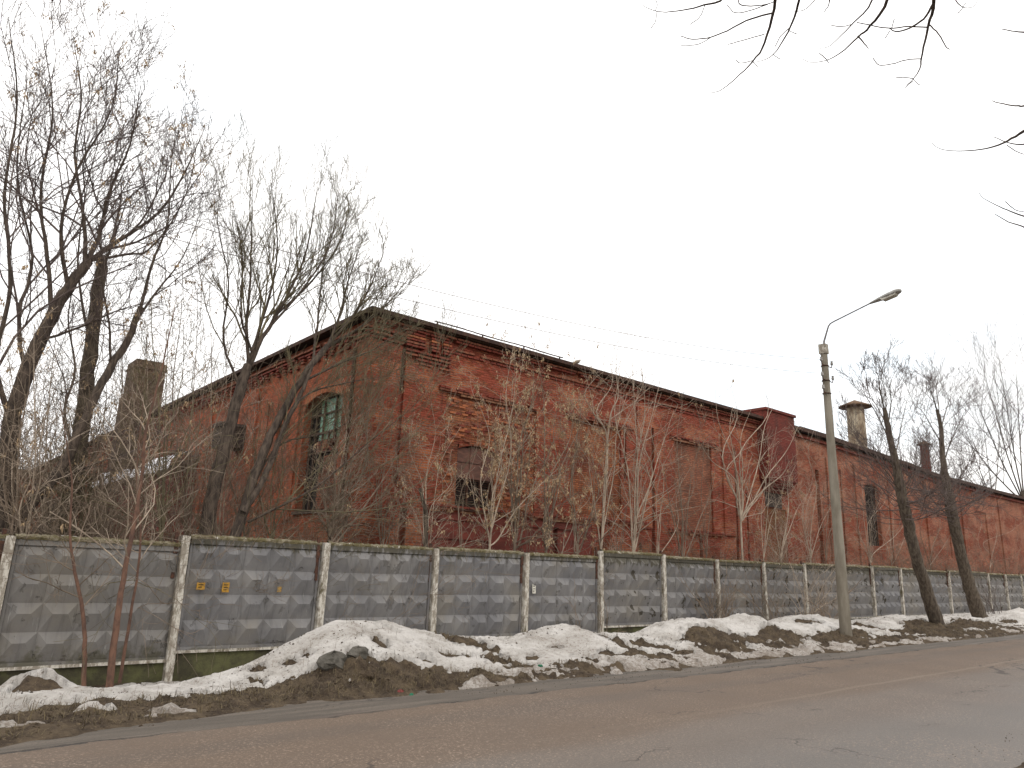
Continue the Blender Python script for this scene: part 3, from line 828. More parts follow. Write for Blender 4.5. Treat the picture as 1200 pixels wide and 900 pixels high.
    for x in (12.7, 14.6, 16.5, 18.3): q.box(x, x+.05, WY-.415, WY-.39, T+.15, T+.24)
    q.build('flashing', M['tar'], root)
    q = MB()
    for k in range(40):
        x = 12.5+k*.5; q.box(x, x+.5, WY-.3, WY+.5, T+.151, T+.175, j=.002)
    q.build('roof_snow', M['cleansnow'], root)
    # window one: steel sheet over a grille
    wd = empty('window', (14.95, WY, 3.4), None, None); wd.parent = root; wd.matrix_parent_inverse = Matrix.Translation(-Vector(root.location)); del_keys(wd)
    y = WY+.2
    q = MB()
    for x in (14.16, 14.66, 15.19, 15.69): q.box(x, x+.055, y-.06, y, 3.46, 5.5)
    q.box(14.17, 15.73, y-.055, y-.005, 3.42, 3.50); q.box(14.17, 15.73, y-.055, y-.005, 4.36, 4.42); q.build('window_frame', M['rust'], wd)
    q = MB()
    for k in range(11): q.box(14.18, 15.72, y-.045, y-.025, 3.53+k*.076, 3.545+k*.076)
    q.build('grille_bar', M['rust'], wd)
    sp = [(14.17, 14.70), (14.70, 15.22), (15.22, 15.73)]
    for i, (a, c) in enumerate(sp):
        for (z0, z1) in ((4.42, 4.93), (4.95, 5.50)):
            q = MB(); dz = rnd.uniform(0, .02); q.box(a+.01, c-.01, y-.09-dz, y-.07-dz, z0, z1-(.0 if i == 1 else .05)*(z1 > 5), j=.006); q.build('metal_sheet', M['sheet'], wd)
    q = MB(); q.box(14.14, 15.76, WY+.395, WY+.41, 3.4, 5.6); q.build('dark_interior', M['void'], wd)
    q = MB(); q.box(14.0, 15.95, WY-.10, WY+.25, 3.34, 3.425, j=.01); q.build('sill', M['rust'], wd)
    # arched side window
    wd = empty('window', (WX, 22.5, 3.2), None, None); wd.parent = root; wd.matrix_parent_inverse = Matrix.Translation(-Vector(root.location)); del_keys(wd)
    X = WX+.30
    q = MB()
    for yy in (21.18, 22.05, 22.9, 23.45, 23.85): q.box(X-.06, X, yy, yy+.06, 3.22, 7.0)
    for zz in (5.12, 5.80, 6.45): q.box(X-.05, X-.01, 21.16, 23.93, zz, zz+.06)
    q.build('window_frame', M['wood'], wd)
    for i in range(4):
        for k in range(6):
            y0 = 21.2+i*.52; z0 = 5.58+k*.235
            if z0 > 6.85: continue
            q = MB(); dx = rnd.uniform(-.008, .008); q.box(X+.005+dx, X+.02+dx, y0+.012, y0+.508, z0+.01, z0+.225, j=.004); q.build('pane', M['glass'], wd)
    q = MB(); q.box(X+.03, X+.06, 21.15, 23.95, 3.2, 7.1); q.build('dark_interior', M['void'], wd)
    q = MB()
    for row in range(22):
        z = 3.25+row*.08
        course(q, 21.2, 22.9 - (.25 if row > 14 else 0), z, .06, 'S', X+.0, seed=row+200, m=row % 3, miss=.04)
    for row in range(5): course(q, 21.25, 23.3, 5.16+row*.08, .05, 'S', X, seed=row+240, m=(row+1) % 3, miss=.1)
    tag(q.build('brick_infill', [M['infill'], M['brk2'], M['infill']], wd), kind='stuff')
    q = MB(); q.box(WX-.08, WX+.3, 21.05, 24.05, 3.08, 3.19, j=.012); q.build('sill', M['wood'], wd)
    # broken fan ring in the window
    t = TB(); c = np.array([X-.12, 22.05, 5.55]); a = np.linspace(0, 2*math.pi, 17)
    t.add([c+np.array([0, .24*math.cos(k), .24*math.sin(k)]) for k in a], [.045]*17, 6); t.build('fan_ring', M['rust'], wd)
    # arch of soldier bricks
    q = MB()
    for k in range(26):
        tt = (k+.5)/26; yy = 21.15+2.8*tt; zz = 7.1-.30*(2*tt-1)**2
        q.box(WX-.035, WX+.03, yy-.045, yy+.045, zz+.02, zz+.27, m=0, j=.006)
    q.build('brick_arch', [M['brk1']], wd)
    # ventilation hood on the side wall
    q = MB(); q.box(WX-1.0, WX+.02, 29.3, 30.4, 5.85, 6.7); q.prism([(29.25, 6.7), (30.45, 6.7), (30.3, 6.85), (29.4, 6.85)], 0, WX-1.05, WX); q.build('ventilation_hood', M['darkwood'], root, bevel=.02)
    # projecting brick stack on the front
    q = MB()
    q.box(32.45, 35.15, WY-.55, WY+1.2, 6.2, 9.62, j=.01); q.box(32.36, 35.24, WY-.62, WY+1.25, 9.62, 9.74, j=.01)
    for i in range(5): q.box(32.55+.05*i, 35.05-.05*i, WY-.5+.09*i, WY+.1, 6.08-.12*i, 6.2-.12*i, j=.01)
    q.build('brick_stack', M['stack'], root)
    q = MB(); q.box(32.9, 34.4, WY-.03, WY+.06, 4.9, 5.62, j=.02); q.build('stack_shade_slab', M['darkwood'], root)  # dark slab, its colour stands in for the shaded hollow under the stack
    # dark tube standing in for shade in the pilaster gap, and the side-wall downpipe
    t = TB(); t.add([(11.74, WY-.05, z) for z in np.linspace(6.9, 8.3, 5)], [.045]*5, 6)
    t.add([(WX-.16, WY+.8, z) for z in np.linspace(3.2, 8.2, 8)], [.05]*8, 6); t.build('drainpipe_and_gap_shade', M['rust'], root)
def del_keys(o):
    for k in ('label', 'category'):
        if k in o.keys(): del o[k]

def wing():
    root = empty('brick_factory', (36.2, WY, -.2), 'lighter orange-red brick wing with one tall dark lattice window, at the far right', 'building')
    T = 9.0
    w = Wall('F', WY+.02, 36.1, 110, -.6, T)
    w.hole(43.9, 45.75, 3.5, 7.1, .15)
    w.zone(38.1, 38.5, 2.2, 7.3, .2, 1)
    w.zone(40.9, 41.1, 2.2, 7.6, .12, 1)
    w.zone(54.5, 56.6, 3.2, 6.8, .08, 0)
    w.zone(62, 64.2, 3.2, 6.8, .08, 0)
    me = w.mesh('wall')
    # the wall head steps down gently to the right
    for v in me.vertices:
        if v.co.z > T-.01: v.co.z = float(np.interp(v.co.x, [36, 42, 50, 56, 110], [9.12, 9.0, 8.72, 8.5, 8.5]))
    link('wall', me, [M['wing'], M['dark_brick']], root)
    xs = [36.1, 39, 42, 44.5, 47, 50, 53, 56, 60, 66, 74, 84, 96, 110]
    zt = np.interp(xs, [36, 42, 50, 56, 110], [9.14, 9.02, 8.74, 8.52, 8.52]) + np.array([.0, .03, -.02, .02, 0, .03, -.03, .0, .03, -.02, .03, 0, 0, 0])
    q = MB(); e = MB(); c1 = MB()
    for i in range(len(xs)-1):
        a, b = xs[i], xs[i+1]; za, zb = zt[i], zt[i+1]
        for (bb, y0, y1, d0, d1) in ((q, WY-.30, WY+14, .02, .16), (e, WY-.38, WY-.302, -.03, .2), (c1, WY-.14, WY+.03, -.3, -.19)):
            k = len(bb.v)
            for (x, z) in ((a, za), (b-.001, zb)):
                for y in (y0, y1):
                    bb.v += [(x, y, z+d0), (x, y, z+d1)]
            for f in ((0, 1, 3, 2), (4, 6, 7, 5), (0, 4, 5, 1), (2, 3, 7, 6), (0, 2, 6, 4), (1, 5, 7, 3)): bb.f.append(tuple(k+t for t in f)); bb.m.append(0)
    q.build('roof', M['roofing'], root); e.build('roof_edge', M['tar'], root); c1.build('cornice', M['brk3'], root)
    b = MB(); b.box(36.3, 110, WY+13.7, WY+14, -.6, 8.5); b.box(109.7, 110, WY+.1, WY+13.6, -.6, 8.45); b.build('wall', M['wing'], root)
    for u in (39.3, 42.6, 47.0, 52.6, 59, 67, 75):
        q = MB(); q.box(u, u+.7, WY-.08, WY+.05, 2, 8.1, j=.005); q.build('pilaster', M['wing'], root)
    wd = empty('window', (44.8, WY, 3.5), None, None); wd.parent = root; wd.matrix_parent_inverse = Matrix.Translation(-Vector(root.location)); del_keys(wd)
    q = MB(); y = WY+.3
    for k in range(5): x = 43.92+k*.445; q.box(x, x+.05, y-.05, y, 3.52, 6.98)
    for k in range(9): z = 3.55+k*.42; q.box(43.93, 45.74, y-.045, y-.005, z, z+.045)
    q.build('window_frame', M['darkwood'], wd)
    q = MB(); q.box(43.88, 45.77, y+.05, y+.08, 3.45, 7.15); q.build('dark_interior', M['void'], wd)
    # roof vents
    def vent(x, y, zb, zt_, r, mat, capm, cr, cone=.5):
        o = empty('roof_vent', (x, y, zb), None, None); o.parent = root; o.matrix_parent_inverse = Matrix.Translation(-Vector(root.location)); del_keys(o)
        t = TB(); t.add([(x, y, zb), (x, y, zb+.3), (x, y, (zb+zt_)/2), (x, y, zt_-.2), (x, y, zt_)], [r*1.1, r, r, r*.96, r*.96], 20); t.build('pipe', mat, o, rough=.01)
        t = TB(); t.add([(x, y, zt_-.02), (x, y, zt_+.03), (x, y, zt_+.10), (x, y, zt_+cone*.6), (x, y, zt_+cone)], [r*.9, cr, cr, cr*.5, .02], 20); t.build('cap', capm, o, rough=.02)
    p = onY(1002, 478, 22.0); vent(p[0], 22.0, 8.6, p[2], .58, M['galv'], M['capr'], 1.05, .55)
    p = onY(1083, 522, 22.0); vent(p[0], 22.0, 8.4, p[2], .33, M['stack'], M['capr'], .48, .4)
hall(); wing()

def shed():
    ex = 9.3                                     # eave plane of the lean-to
    a = onX(92, 572, ex); b_ = onX(196, 556, ex)
    y0, y1, ze = b_[1], a[1], (a[2]+b_[2])/2
    root = empty('lean_to_shed', (ex, (y0+y1)/2, 0), 'low dark red shed with thick snow on its roof beside the hall', 'shed')
    q = MB(); q.box(ex+.25, WX-.02, y0+.2, y1-.2, -.5, ze-.05); q.build('wall', M['stack'], root)
    q = MB(); q.prism([(ex, ze-.08), (WX-.03, ze+.60), (WX-.03, ze+.70), (ex, ze+.03)], 1, y0, y1); q.build('roof', M['tar'], root)
    n = 60; m = 14; V = []
    ys = np.linspace(y0+.1, y1-.15, n); us = np.linspace(0, 1, m)
    Yg, Ug = np.meshgrid(ys, us, indexing='ij')
    Xg = ex-.05+.12*fbm(Yg*.8, Ug*2, 71) + Ug*(WX-.1-ex)
    Zg = ze+.06 + (Xg-ex)*.45 + .62*np.clip(np.minimum(Ug*5, 1), 0, 1)**.5*(.8+.5*fbm(Yg*.5, Ug*3, 72)) 
    gap = sstep(.10, .16, np.abs((Yg-y0)/(y1-y0)-.47))
    Zg = Zg*gap + (ze-.1+(Xg-ex)*.4)*(1-gap)
    Zg = np.where((Ug <= 0) , ze+.0, Zg)
    link('roof_snow', grid_mesh('roof_snow', Xg, Yg, Zg), M['cleansnow'], root)
    # square brick chimney
    CY = 47.0; cx0 = onY(142, 500, CY)[0]; c1 = onY(156, 440, CY); c2 = onY(196, 428, CY)
    ch = empty('brick_chimney', ((c1[0]+c2[0])/2, CY+.9, 0), 'square sooty brick chimney with a stepped shoulder rising behind the snowy shed', 'chimney')
    zt = c2[2]+.0; zs = onY(142, 460, CY)[2]
    q = MB(); q.box(c1[0], c2[0], CY, CY+1.8, -.4, zt, j=.02); q.build('stack', M['dark_brick'], ch)
    q = MB(); q.box(cx0, c1[0]+.1, CY+.15, CY+1.7, -.4, zs, j=.02); q.build('shoulder', M['dark_brick'], ch)
    q = MB(); q.box(c1[0]-.05, c2[0]+.05, CY-.05, CY+1.85, zt-.45, zt-.3, j=.02); q.box(c1[0]+.1, c2[0]-.15, CY+.1, CY+1.6, zt, zt+.12, j=.03); q.build('chimney_head', M['dark_brick'], ch)
shed()

# low red-brick outbuilding far left behind the trees
def outbuilding():
    p0 = onY(-40, 600, 44); p1 = onY(60, 600, 44)
    root = empty('brick_outbuilding', (p0[0], 44, 0), 'low weathered brick outbuilding glimpsed behind the trees at the far left', 'building')
    q = MB(); q.box(p0[0]-6, p1[0]+1.6, 44, 52, -.5, 5.3); q.build('wall', M['side'], root)
    q = MB(); q.box(p0[0]-6.3, p1[0]+1.9, 43.7, 52.3, 5.31, 5.5); q.build('roof', M['tar'], root)
    for k in range(3):
        x = p1[0]-.4-k*2.3; q = MB(); q.box(x, x+1.0, 43.95, 44.02, 2.2, 4.2); q.build('window', M['void'], root)
outbuilding()

# ------------------------------------------------------------------ street lamps and wires
def street_lamp(x, y, label, cat='street lamp', tilt=0.0):
    zb = surf(x, y)-.15 if x > 0 else .1
    root = empty('street_lamp', (x, y, zb), label, cat)
    top = float(onY(966, 403, y)[2])-.05
    t = TB(); n = 12
    lean = -.012*1.2
    P = [(x+tilt*(z-zb), y, z) for z in np.linspace(zb, top, n)]
    t.add(P, list(np.linspace(.148, .088, n)), 16); t.build('pole', M['poleconc'], root, rough=.015)
    tx = x+tilt*(top-zb)
    q = MB(); q.box(tx-.10, tx+.10, y-.10, y+.10, top-.26, top+.02, j=.01); q.build('pole_cap', M['post'], root)
    t = TB(); arm = [(tx, y, top-.2), (tx, y-.02, top+.3), (tx, y-.12, top+.62), (tx, y-.22, top+.80), (tx, y-.42, top+.90), (tx, y-.9, top+1.02), (tx, y-1.65, top+1.22)]
    t.add([(tx, y, top-.2), (tx, y-.03, top+.1), (tx, y-.12, top+.34), (tx, y-.19, top+.52), (tx, y-.25, top+.585), (tx, y-.35, top+.62), (tx, y-.8, top+.74), (tx, y-1.4, top+.90)], [.034, .028, .024, .022, .021, .021, .02, .02], 8)
    t.build('arm', M['steel'], root)
    t = TB()
    hd = []; hr = []
    # lamp housing: loft of rounded sections
    secs = [(0.0, .035, .03), (.12, .07, .045), (.35, .12, .075), (.62, .15, .10), (.82, .15, .105), (.95, .12, .08), (1.0, .06, .04)]
    V = []; Fq = []; k = 14
    for (s, w, h) in secs:
        w, h = w*.85, h*.85
        for i in range(k):
            a = 2*math.pi*i/k; dz = math.sin(a)*h; dz = max(dz, -h*.45)
            V.append((tx+math.cos(a)*w, y-1.36-s*.85, top+.89+s*.16+dz))
    for i in range(len(secs)-1):
        for j in range(k): Fq.append((i*k+j, i*k+(j+1) % k, (i+1)*k+(j+1) % k, (i+1)*k+j))
    Fq.append(tuple(range(k))); Fq.append(tuple(range((len(secs)-1)*k, len(secs)*k)))
    me = bpy.data.meshes.new('lamp_head'); me.from_pydata(V, [], Fq); link('lamp_head', me, M['lampgrey'], root, True)
    q = MB(); q.prism([(y-1.70, top+.93), (y-2.10, top+1.0), (y-2.06, top+.945), (y-1.75, top+.885)], 0, tx-.10, tx+.10); q.build('lamp_glass', M['whitep'], root, bevel=.01)
    # steel bands, hooks and insulators
    for i, dz in enumerate((.62, 1.05, 1.42)):
        z = top-dz; t = TB(); a = np.linspace(0, 2*math.pi, 15); r = .10+.006*i
        t.add([(tx+r*math.cos(k), y+r*math.sin(k), z) for k in a], [.014]*15, 4); t.build('band', M['rust'], root)
        for sx in ((-1, 1) if i < 2 else (-1,)):
            t = TB(); t.add([(tx+sx*.1, y-.05, z), (tx+sx*.26, y-.06, z-.01), (tx+sx*.30, y-.06, z+.05), (tx+sx*.30, y-.06, z+.10)], [.014]*4, 5); hk = t.build('hook', M['rust'], root)
            t = TB(); t.add([(tx+sx*.30, y-.06, z+.08), (tx+sx*.30, y-.06, z+.11), (tx+sx*.30, y-.06, z+.15), (tx+sx*.30, y-.06, z+.19)], [.035, .045, .03, .035], 8); t.build('insulator', M['insul'], hk)
    return tx, top
pb = onZ(991, 737, .35)
LX, LY = pb[0], pb[1]
# the pole leans a touch to the left in the frame
tx, top = street_lamp(LX, LY, 'tall concrete street lamp with a single bent arm, standing on the snowy verge at right', tilt=-.012)
tx2, top2 = street_lamp(-19.0, LY, 'concrete street lamp with a single arm, outside the frame to the left')
for k, (dz, sg) in enumerate(((.50, 1.75), (.90, 1.60))):
    A = np.array([tx2+.3, LY-.06, top2-dz]); B = np.array([tx-.3, LY-.06, top-dz]); t = TB(); n = 60
    P = [A+(B-A)*s+np.array([0, 0, -4*sg*s*(1-s)]) for s in np.linspace(0, 1, n)]
    t.add(P, [.0055]*n, 4); o = t.build('overhead_wire', M['steel'])
    tag(o, ('upper' if k == 0 else 'lower')+' of the two thin wires running left from the street lamp', 'wire')

# ------------------------------------------------------------------ trees
U3 = np.array([0, 0, 1.])
def unit(v): return v/(np.linalg.norm(v)+1e-9)
def smooth_poly(pts, per=4):
    """Catmull-Rom through points [(p, r)]"""
    P = [np.array(p, float) for p, _ in pts]; R = [r for _, r in pts]
    if len(P) < 3:
        return [P[0]+(P[1]-P[0])*t for t in np.linspace(0, 1, per+1)], [R[0]+(R[1]-R[0])*t for t in np.linspace(0, 1, per+1)]
    P = [2*P[0]-P[1]] + P + [2*P[-1]-P[-2]]; out = []; ro = []
    for i in range(1, len(P)-2):
        for k in range(per):
            t = k/per; a, b, c, d = P[i-1], P[i], P[i+1], P[i+2]
            out.append(.5*((2*b)+(-a+c)*t+(2*a-5*b+4*c-d)*t*t+(-a+3*b-3*c+d)*t**3)); ro.append(R[i-1]+(R[i]-R[i-1])*t)
    out.append(P[-2]); ro.append(R[-1]); return out, ro
class Tree:
    def __init__(s, name, base, label, cat='tree', group=None, bark='bark', twig='twig', seed=1, upb=.12, jit=.16, ang=(24, 48), keys=0., rend=.0035, rpt=1.35, rs=1.0, ls=1.0):
        s.rs = rs; s.ls = ls; s.kmax = 99.
        s.root = empty(name, base, label, cat, group); s.bark = M[bark]; s.twig = M[twig]; s.r = np.random.RandomState(seed)
        s.T = TB(); s.upb = upb; s.jit = jit; s.ang = ang; s.keys = keys; s.K = []; s.rend = rend; s.cnt = 0; s.rpt = rpt
    def part(s, pts, name='trunk', sides=12, per=4, rough=.06, mat=None):
        pts = [(p, r*s.rs) for p, r in pts]
        P, R = smooth_poly(pts, per)
        for i in range(1, len(P)-1): P[i] = P[i] + s.r.normal(0, .2, 3)*min(R[i], .05)      # small crooks
        t = TB(); t.add(P, R, sides); t.build(name, mat or s.bark, s.root, rough); return P, R
    def grow(s, p, d, L, r, lev, T=None, n=None):
        n = n or (5 if lev <= 1 else 6); st = L/(n-1); P = [p]; R = [r]; r1 = max(s.rend, r*(.42 if lev else .3)) if lev else s.rend
        j = s.r.normal(0, s.jit, (n, 3)); jb = s.r.normal(0, s.jit*.5, 3)
        for i in range(1, n):
            d = unit(d + j[i] + jb + U3*s.upb); p = p+d*st; P.append(p); R.append(r+(r1-r)*i/(n-1))
        (T or s.T).add(P, R, 3 if r < .02 else 5 if r < .05 else 8); s.cnt += 1
        if lev > 0: s.shoots(P, R, L, lev)
        if s.keys and lev <= 1 and s.r.rand() < s.keys*.55:
            i = s.r.randint(1, n)
            if P[i][2] < s.kmax: s.K.append(P[i])
    def shoots(s, P, R, L, lev, dens=None, t0=.22, ratio=(.38, .62), rr=(.45, .68)):
        n = len(P); nk = dens if dens is not None else int(3+lev*1.6+s.r.rand()*2)
        az = s.r.rand()*6.28
        for k in range(nk):
            t = t0+(1-t0)*(k+s.r.rand()*.8)/nk; t = min(t, .99); i = int(t*(n-1)); f = t*(n-1)-i
            q = P[i]+(P[i+1]-P[i])*f; ax = unit(P[i+1]-P[i]); rq = R[i]+(R[i+1]-R[i])*f
            az += 2.4+s.r.normal(0, .4); a = unit(np.cross(ax, U3 if abs(ax[2]) < .9 else np.array([1., 0, 0]))); b = np.cross(ax, a)
            th = math.radians(s.r.uniform(*s.ang)); d = ax*math.cos(th)+(a*math.cos(az)+b*math.sin(az))*math.sin(th)
            s.grow(q, unit(d), L*s.r.uniform(*ratio)*(1.1-.45*t), max(s.rend*1.2, rq*s.r.uniform(*rr)), lev-1)
    def limb(s, pts, lev=2, dens=None, L=None, t0=.25, name='branch', ratio=(.38, .62), **k):
        pts = [(p, r*s.ls) for p, r in pts]
        P, R = s.part(pts, name, 8, 4, .04, **k)
        L = L or sum(np.linalg.norm(P[i+1]-P[i]) for i in range(len(P)-1))
        s.shoots(P, R, L, lev, dens, t0, ratio)
        return P, R
    def done(s):
        if s.T.g:
            o = s.T.build('twigs', s.twig, s.root); tag(o, kind='stuff')
        if s.K:
            V = []; Fq = []; r = s.r
            for c in s.K:
                for _ in range(int(r.randint(6, 15))):
                    o_ = c+r.normal(0, .035, 3)+np.array([0, 0, -.11*r.rand()]); dn = unit(np.array([r.normal(0, .45), r.normal(0, .45), -1.])); sd = unit(np.cross(dn, r.normal(0, 1, 3)))
                    l = r.uniform(.045, .075)*s.rpt; w = l*.21; b = len(V)
                    V += [o_, o_+dn*l*.35+sd*w, o_+dn*l, o_+dn*l*.6-sd*w*.8]; Fq.append((b, b+1, b+2, b+3))
            me = bpy.data.meshes.new('seed_clusters'); me.from_pydata([tuple(v) for v in V], [], Fq)
            tag(link('seed_clusters', me, M['key'], s.root), kind='stuff')
def I(lst, y):
    """polyline given by picture points on a plane y (or with own y): [(px, py, r[, y])]"""
    out = []
    for q in lst:
        yy = q[3] if len(q) > 3 else y
        out.append((onY(q[0], q[1], yy), q[2]))
    return out

# --- big tree at the far left
Yl = 17.8
t = Tree('bare_tree', tuple(onY(2, 668, Yl)), 'thick leaning bare tree at the left edge, trunk bending right above the fence', seed=11, group='bare trees behind the fence', keys=.05, rs=.80, ls=.75, rend=.0038)
P, R = t.part(I([(0, 700, .26), (4, 640, .24), (7, 560, .22), (13, 500, .20), (30, 440, .185), (55, 382, .165), (80, 338, .145), (104, 306, .12)], Yl), sides=14, per=5, rough=.07)
A_ = (104, 306)
for L_ in ([(104, 306, .10), (118, 270, .075), (128, 225, .05, 17.5), (152, 170, .03, 17.2), (165, 100, .012, 17)],
           [(104, 306, .10), (135, 285, .075), (185, 250, .05, 18), (215, 205, .035, 18.3), (240, 150, .012, 18.5)],
           [(100, 311, .09), (98, 250, .06), (88, 180, .045, 18.2), (95, 110, .03, 18.6), (85, 40, .01, 18.8)],
           [(62, 372, .09), (55, 300, .07, 18), (48, 220, .05, 18.2), (62, 130, .03, 18.4), (48, 30, .012, 18.6)],
           [(80, 338, .08), (72, 270, .06, 17.4), (90, 200, .04, 17), (130, 130, .025, 16.8), (140, 60, .01, 16.6)],
           [(13, 500, .10), (-5, 420, .08, 17.6), (12, 330, .06, 17.3), (5, 230, .045, 17.1), (20, 120, .03, 17), (10, 20, .012, 17)],
           [(30, 440, .08), (22, 370, .065, 18.2), (38, 300, .05, 18.6), (20, 200, .03, 19), (32, 90, .012, 19.2)],
           [(104, 306, .06), (150, 298, .045), (172, 294, .035), (200, 262, .03, 17.4), (222, 215, .02, 17.2), (232, 160, .009, 17)],
           [(45, 400, .05), (90, 385, .04, 17.2), (135, 365, .025, 16.9), (180, 352, .01, 16.8)]):
    t.limb(I(L_, Yl), lev=3, t0=.14, dens=13, ratio=(.30, .56))
t.done(); C1 = t.cnt
# --- broken trunk
t = Tree('bare_tree', tuple(onY(74, 668, 18.6)), 'straight rough tree trunk snapped off at the top, behind the leftmost panel', seed=12, group='bare trees behind the fence', bark='bark2', rs=.82)
P, R = t.part(I([(66, 700, .25), (74, 640, .235), (88, 555, .215), (100, 470, .2), (109, 385, .175), (118, 320, .16), (120, 304, .12), (121, 300, .05)], 18.6), sides=14, per=5, rough=.11)
for L_ in ([(119, 308, .04), (117, 285, .025), (112, 262, .01)], [(116, 330, .045), (130, 290, .03, 18.4), (150, 230, .01, 18.2)], [(106, 400, .05), (95, 350, .035, 18.9), (92, 290, .025, 19.1), (105, 200, .008, 19.3)]):
    t.limb(I(L_, 18.6), lev=3, dens=8)
t.done()
# --- dark curved tree crossing to the right
t = Tree('bare_tree', tuple(onY(8, 668, 17.2)), 'dark slender tree curving up to the right across the snapped trunk', seed=13, group='bare trees behind the fence', keys=.05, rs=.8, ls=.8, rend=.003)
P, R = t.part(I([(0, 700, .15), (8, 640, .14), (32, 596, .13), (60, 565, .125), (84, 526, .12), (105, 478, .11), (130, 430, .105), (152, 395, .09), (165, 360, .075)], 17.2), sides=12, per=5)
for L_ in ([(165, 360, .06), (178, 310, .045), (196, 262, .03, 17), (200, 200, .018, 16.9), (206, 150, .008, 16.9)],
           [(158, 378, .05), (185, 340, .035, 17.4), (215, 300, .022, 17.6), (238, 240, .008, 17.8)],
           [(84, 526, .06), (76, 480, .045, 17.5), (88, 430, .035, 17.7), (80, 370, .025, 17.9), (95, 300, .008, 18)],
           [(130, 430, .045), (128, 380, .035, 16.9), (120, 320, .025, 16.7), (140, 250, .008, 16.6)],
           [(60, 565, .04), (100, 548, .03, 16.9), (150, 530, .02, 16.7), (190, 522, .006, 16.6)]):
    t.limb(I(L_, 17.2), lev=3, dens=11, ratio=(.3, .58))
t.done()
# --- two trees leaning right in front of the side wall
t = Tree('bare_tree', tuple(onY(236, 668, 17.9)), 'bare tree whose thick trunk forks into upright limbs before the brick side wall', seed=14, group='bare trees behind the fence', ang=(14, 36), upb=.16, jit=.14, twig='greentwig', rs=.9, ls=.72, rend=.003)
P, R = t.part(I([(230, 690, .20), (238, 640, .19), (250, 575, .175), (266, 515, .165), (280, 462, .145), (291, 428, .12)], 17.9), sides=14, per=5, rough=.08)
for L_ in ([(291, 430, .08), (289, 380, .06), (293, 330, .045), (295, 270, .025), (296, 205, .008)],
           [(291, 430, .09), (304, 385, .065), (320, 330, .045, 18.1), (325, 280, .03, 18.3), (318, 215, .008, 18.4)],
           [(291, 430, .10), (314, 385, .075, 17.7), (340, 340, .055, 17.5), (360, 290, .035, 17.3), (372, 220, .008, 17.2)],
           [(314, 385, .055, 17.7), (350, 345, .04, 17.4), (385, 290, .03, 17.2), (398, 220, .007, 17)],
           [(320, 372, .05, 17.7), (365, 330, .04, 17.9), (400, 280, .025, 18), (412, 225, .007, 18.1)],
           [(282, 455, .06), (262, 400, .045, 18.2), (268, 330, .03, 18.5), (255, 260, .018, 18.7), (262, 200, .007, 18.8)],
           [(296, 415, .05), (283, 370, .035, 17.4), (284, 300, .025, 17.2), (272, 235, .007, 17)]):
    t.limb(I(L_, 17.9), lev=3, dens=13, t0=.12, ratio=(.32, .56))
t.done()
t = Tree('bare_tree', tuple(onY(270, 668, 17.3)), 'bare twin-stemmed tree leaning right, its branches reaching the roof corner', seed=15, group='bare trees behind the fence', ang=(14, 36), upb=.10, jit=.12, bark='bark', twig='greentwig', rs=.9, ls=.8, rend=.004)
P, R = t.part(I([(262, 690, .15), (272, 640, .14), (290, 585, .13), (308, 530, .12), (332, 482, .105), (356, 440, .095), (384, 405, .08)], 17.3), sides=12, per=5, rough=.08)
t.part(I([(285, 600, .09), (302, 575, .085), (318, 538, .08), (334, 498, .07), (352, 462, .06), (366, 430, .04)], 17.15), sides=10, name='branch')
for L_ in ([(384, 405, .06), (398, 370, .045), (408, 330, .03), (425, 280, .008)],
           [(384, 405, .065), (410, 375, .05, 17.1), (432, 340, .035, 17), (450, 295, .008, 16.9)],
           [(380, 408, .06), (420, 385, .045, 17.4), (452, 358, .03, 17.5), (480, 325, .007, 17.6)],
           [(366, 425, .05), (372, 380, .04, 17.5), (378, 320, .025, 17.7), (390, 260, .007, 17.8)],
           [(350, 450, .05), (400, 425, .035, 16.9), (440, 408, .025, 16.7), (478, 380, .006, 16.6)],
           [(318, 538, .04, 17.1), (350, 470, .03, 16.9), (400, 450, .022, 16.8), (460, 440, .006, 16.7)],
           [(290, 612, .045), (335, 590, .04, 16.9), (378, 565, .03, 16.8), (430, 520, .02, 16.8), (490, 470, .01, 16.8), (520, 420, .005, 16.8)],
           [(300, 560, .04), (330, 520, .03, 17.6), (390, 505, .02, 17.8), (440, 470, .005, 18)]):
    t.limb(I(L_, 17.3), lev=3, dens=15, t0=.10, ratio=(.30, .58))
t.done()

# --- slender saplings in front of the fence, left
for (nm, pts, lab, bk, sd, tw) in (
    ('sapling', [(128, 806, .062), (136, 740, .055), (144, 680, .045), (158, 610, .036), (166, 560, .03), (172, 500, .022), (190, 430, .015), (205, 360, .006)], 'reddish sapling, the thicker of the stems in front of the leftmost full fence panel', 'redbark', 31, 'paletwig'),
    ('sapling', [(98, 806, .042), (99, 760, .036), (97, 715, .032), (88, 670, .026), (82, 625, .02), (84, 560, .014), (70, 470, .005)], 'thin crooked dark sapling left of the thicker reddish one', 'redbark', 32, 'browntwig'),
    ('sapling', [(140, 800, .032), (150, 740, .028), (160, 680, .022), (165, 625, .018), (160, 560, .012), (168, 470, .005)], 'thin tan sapling just right of the thicker reddish one', 'redbark', 33, 'paletwig')):
    y = 14.4 if sd == 31 else 14.7 if sd == 32 else 15.0
    b = onY(pts[0][0], pts[0][1], y)
    t = Tree(nm, tuple(b), lab, 'sapling', 'saplings in front of the fence', bk, tw, seed=sd, upb=.08, ang=(30, 60), rend=.003)
    P, R = t.part(I(pts, y), sides=8, per=4, rough=.03)
    t.shoots(P[8:], R[8:], 3.2 if sd == 31 else 2.2, 2, 14, .0, (.3, .6), (.35, .55))
    t.done()

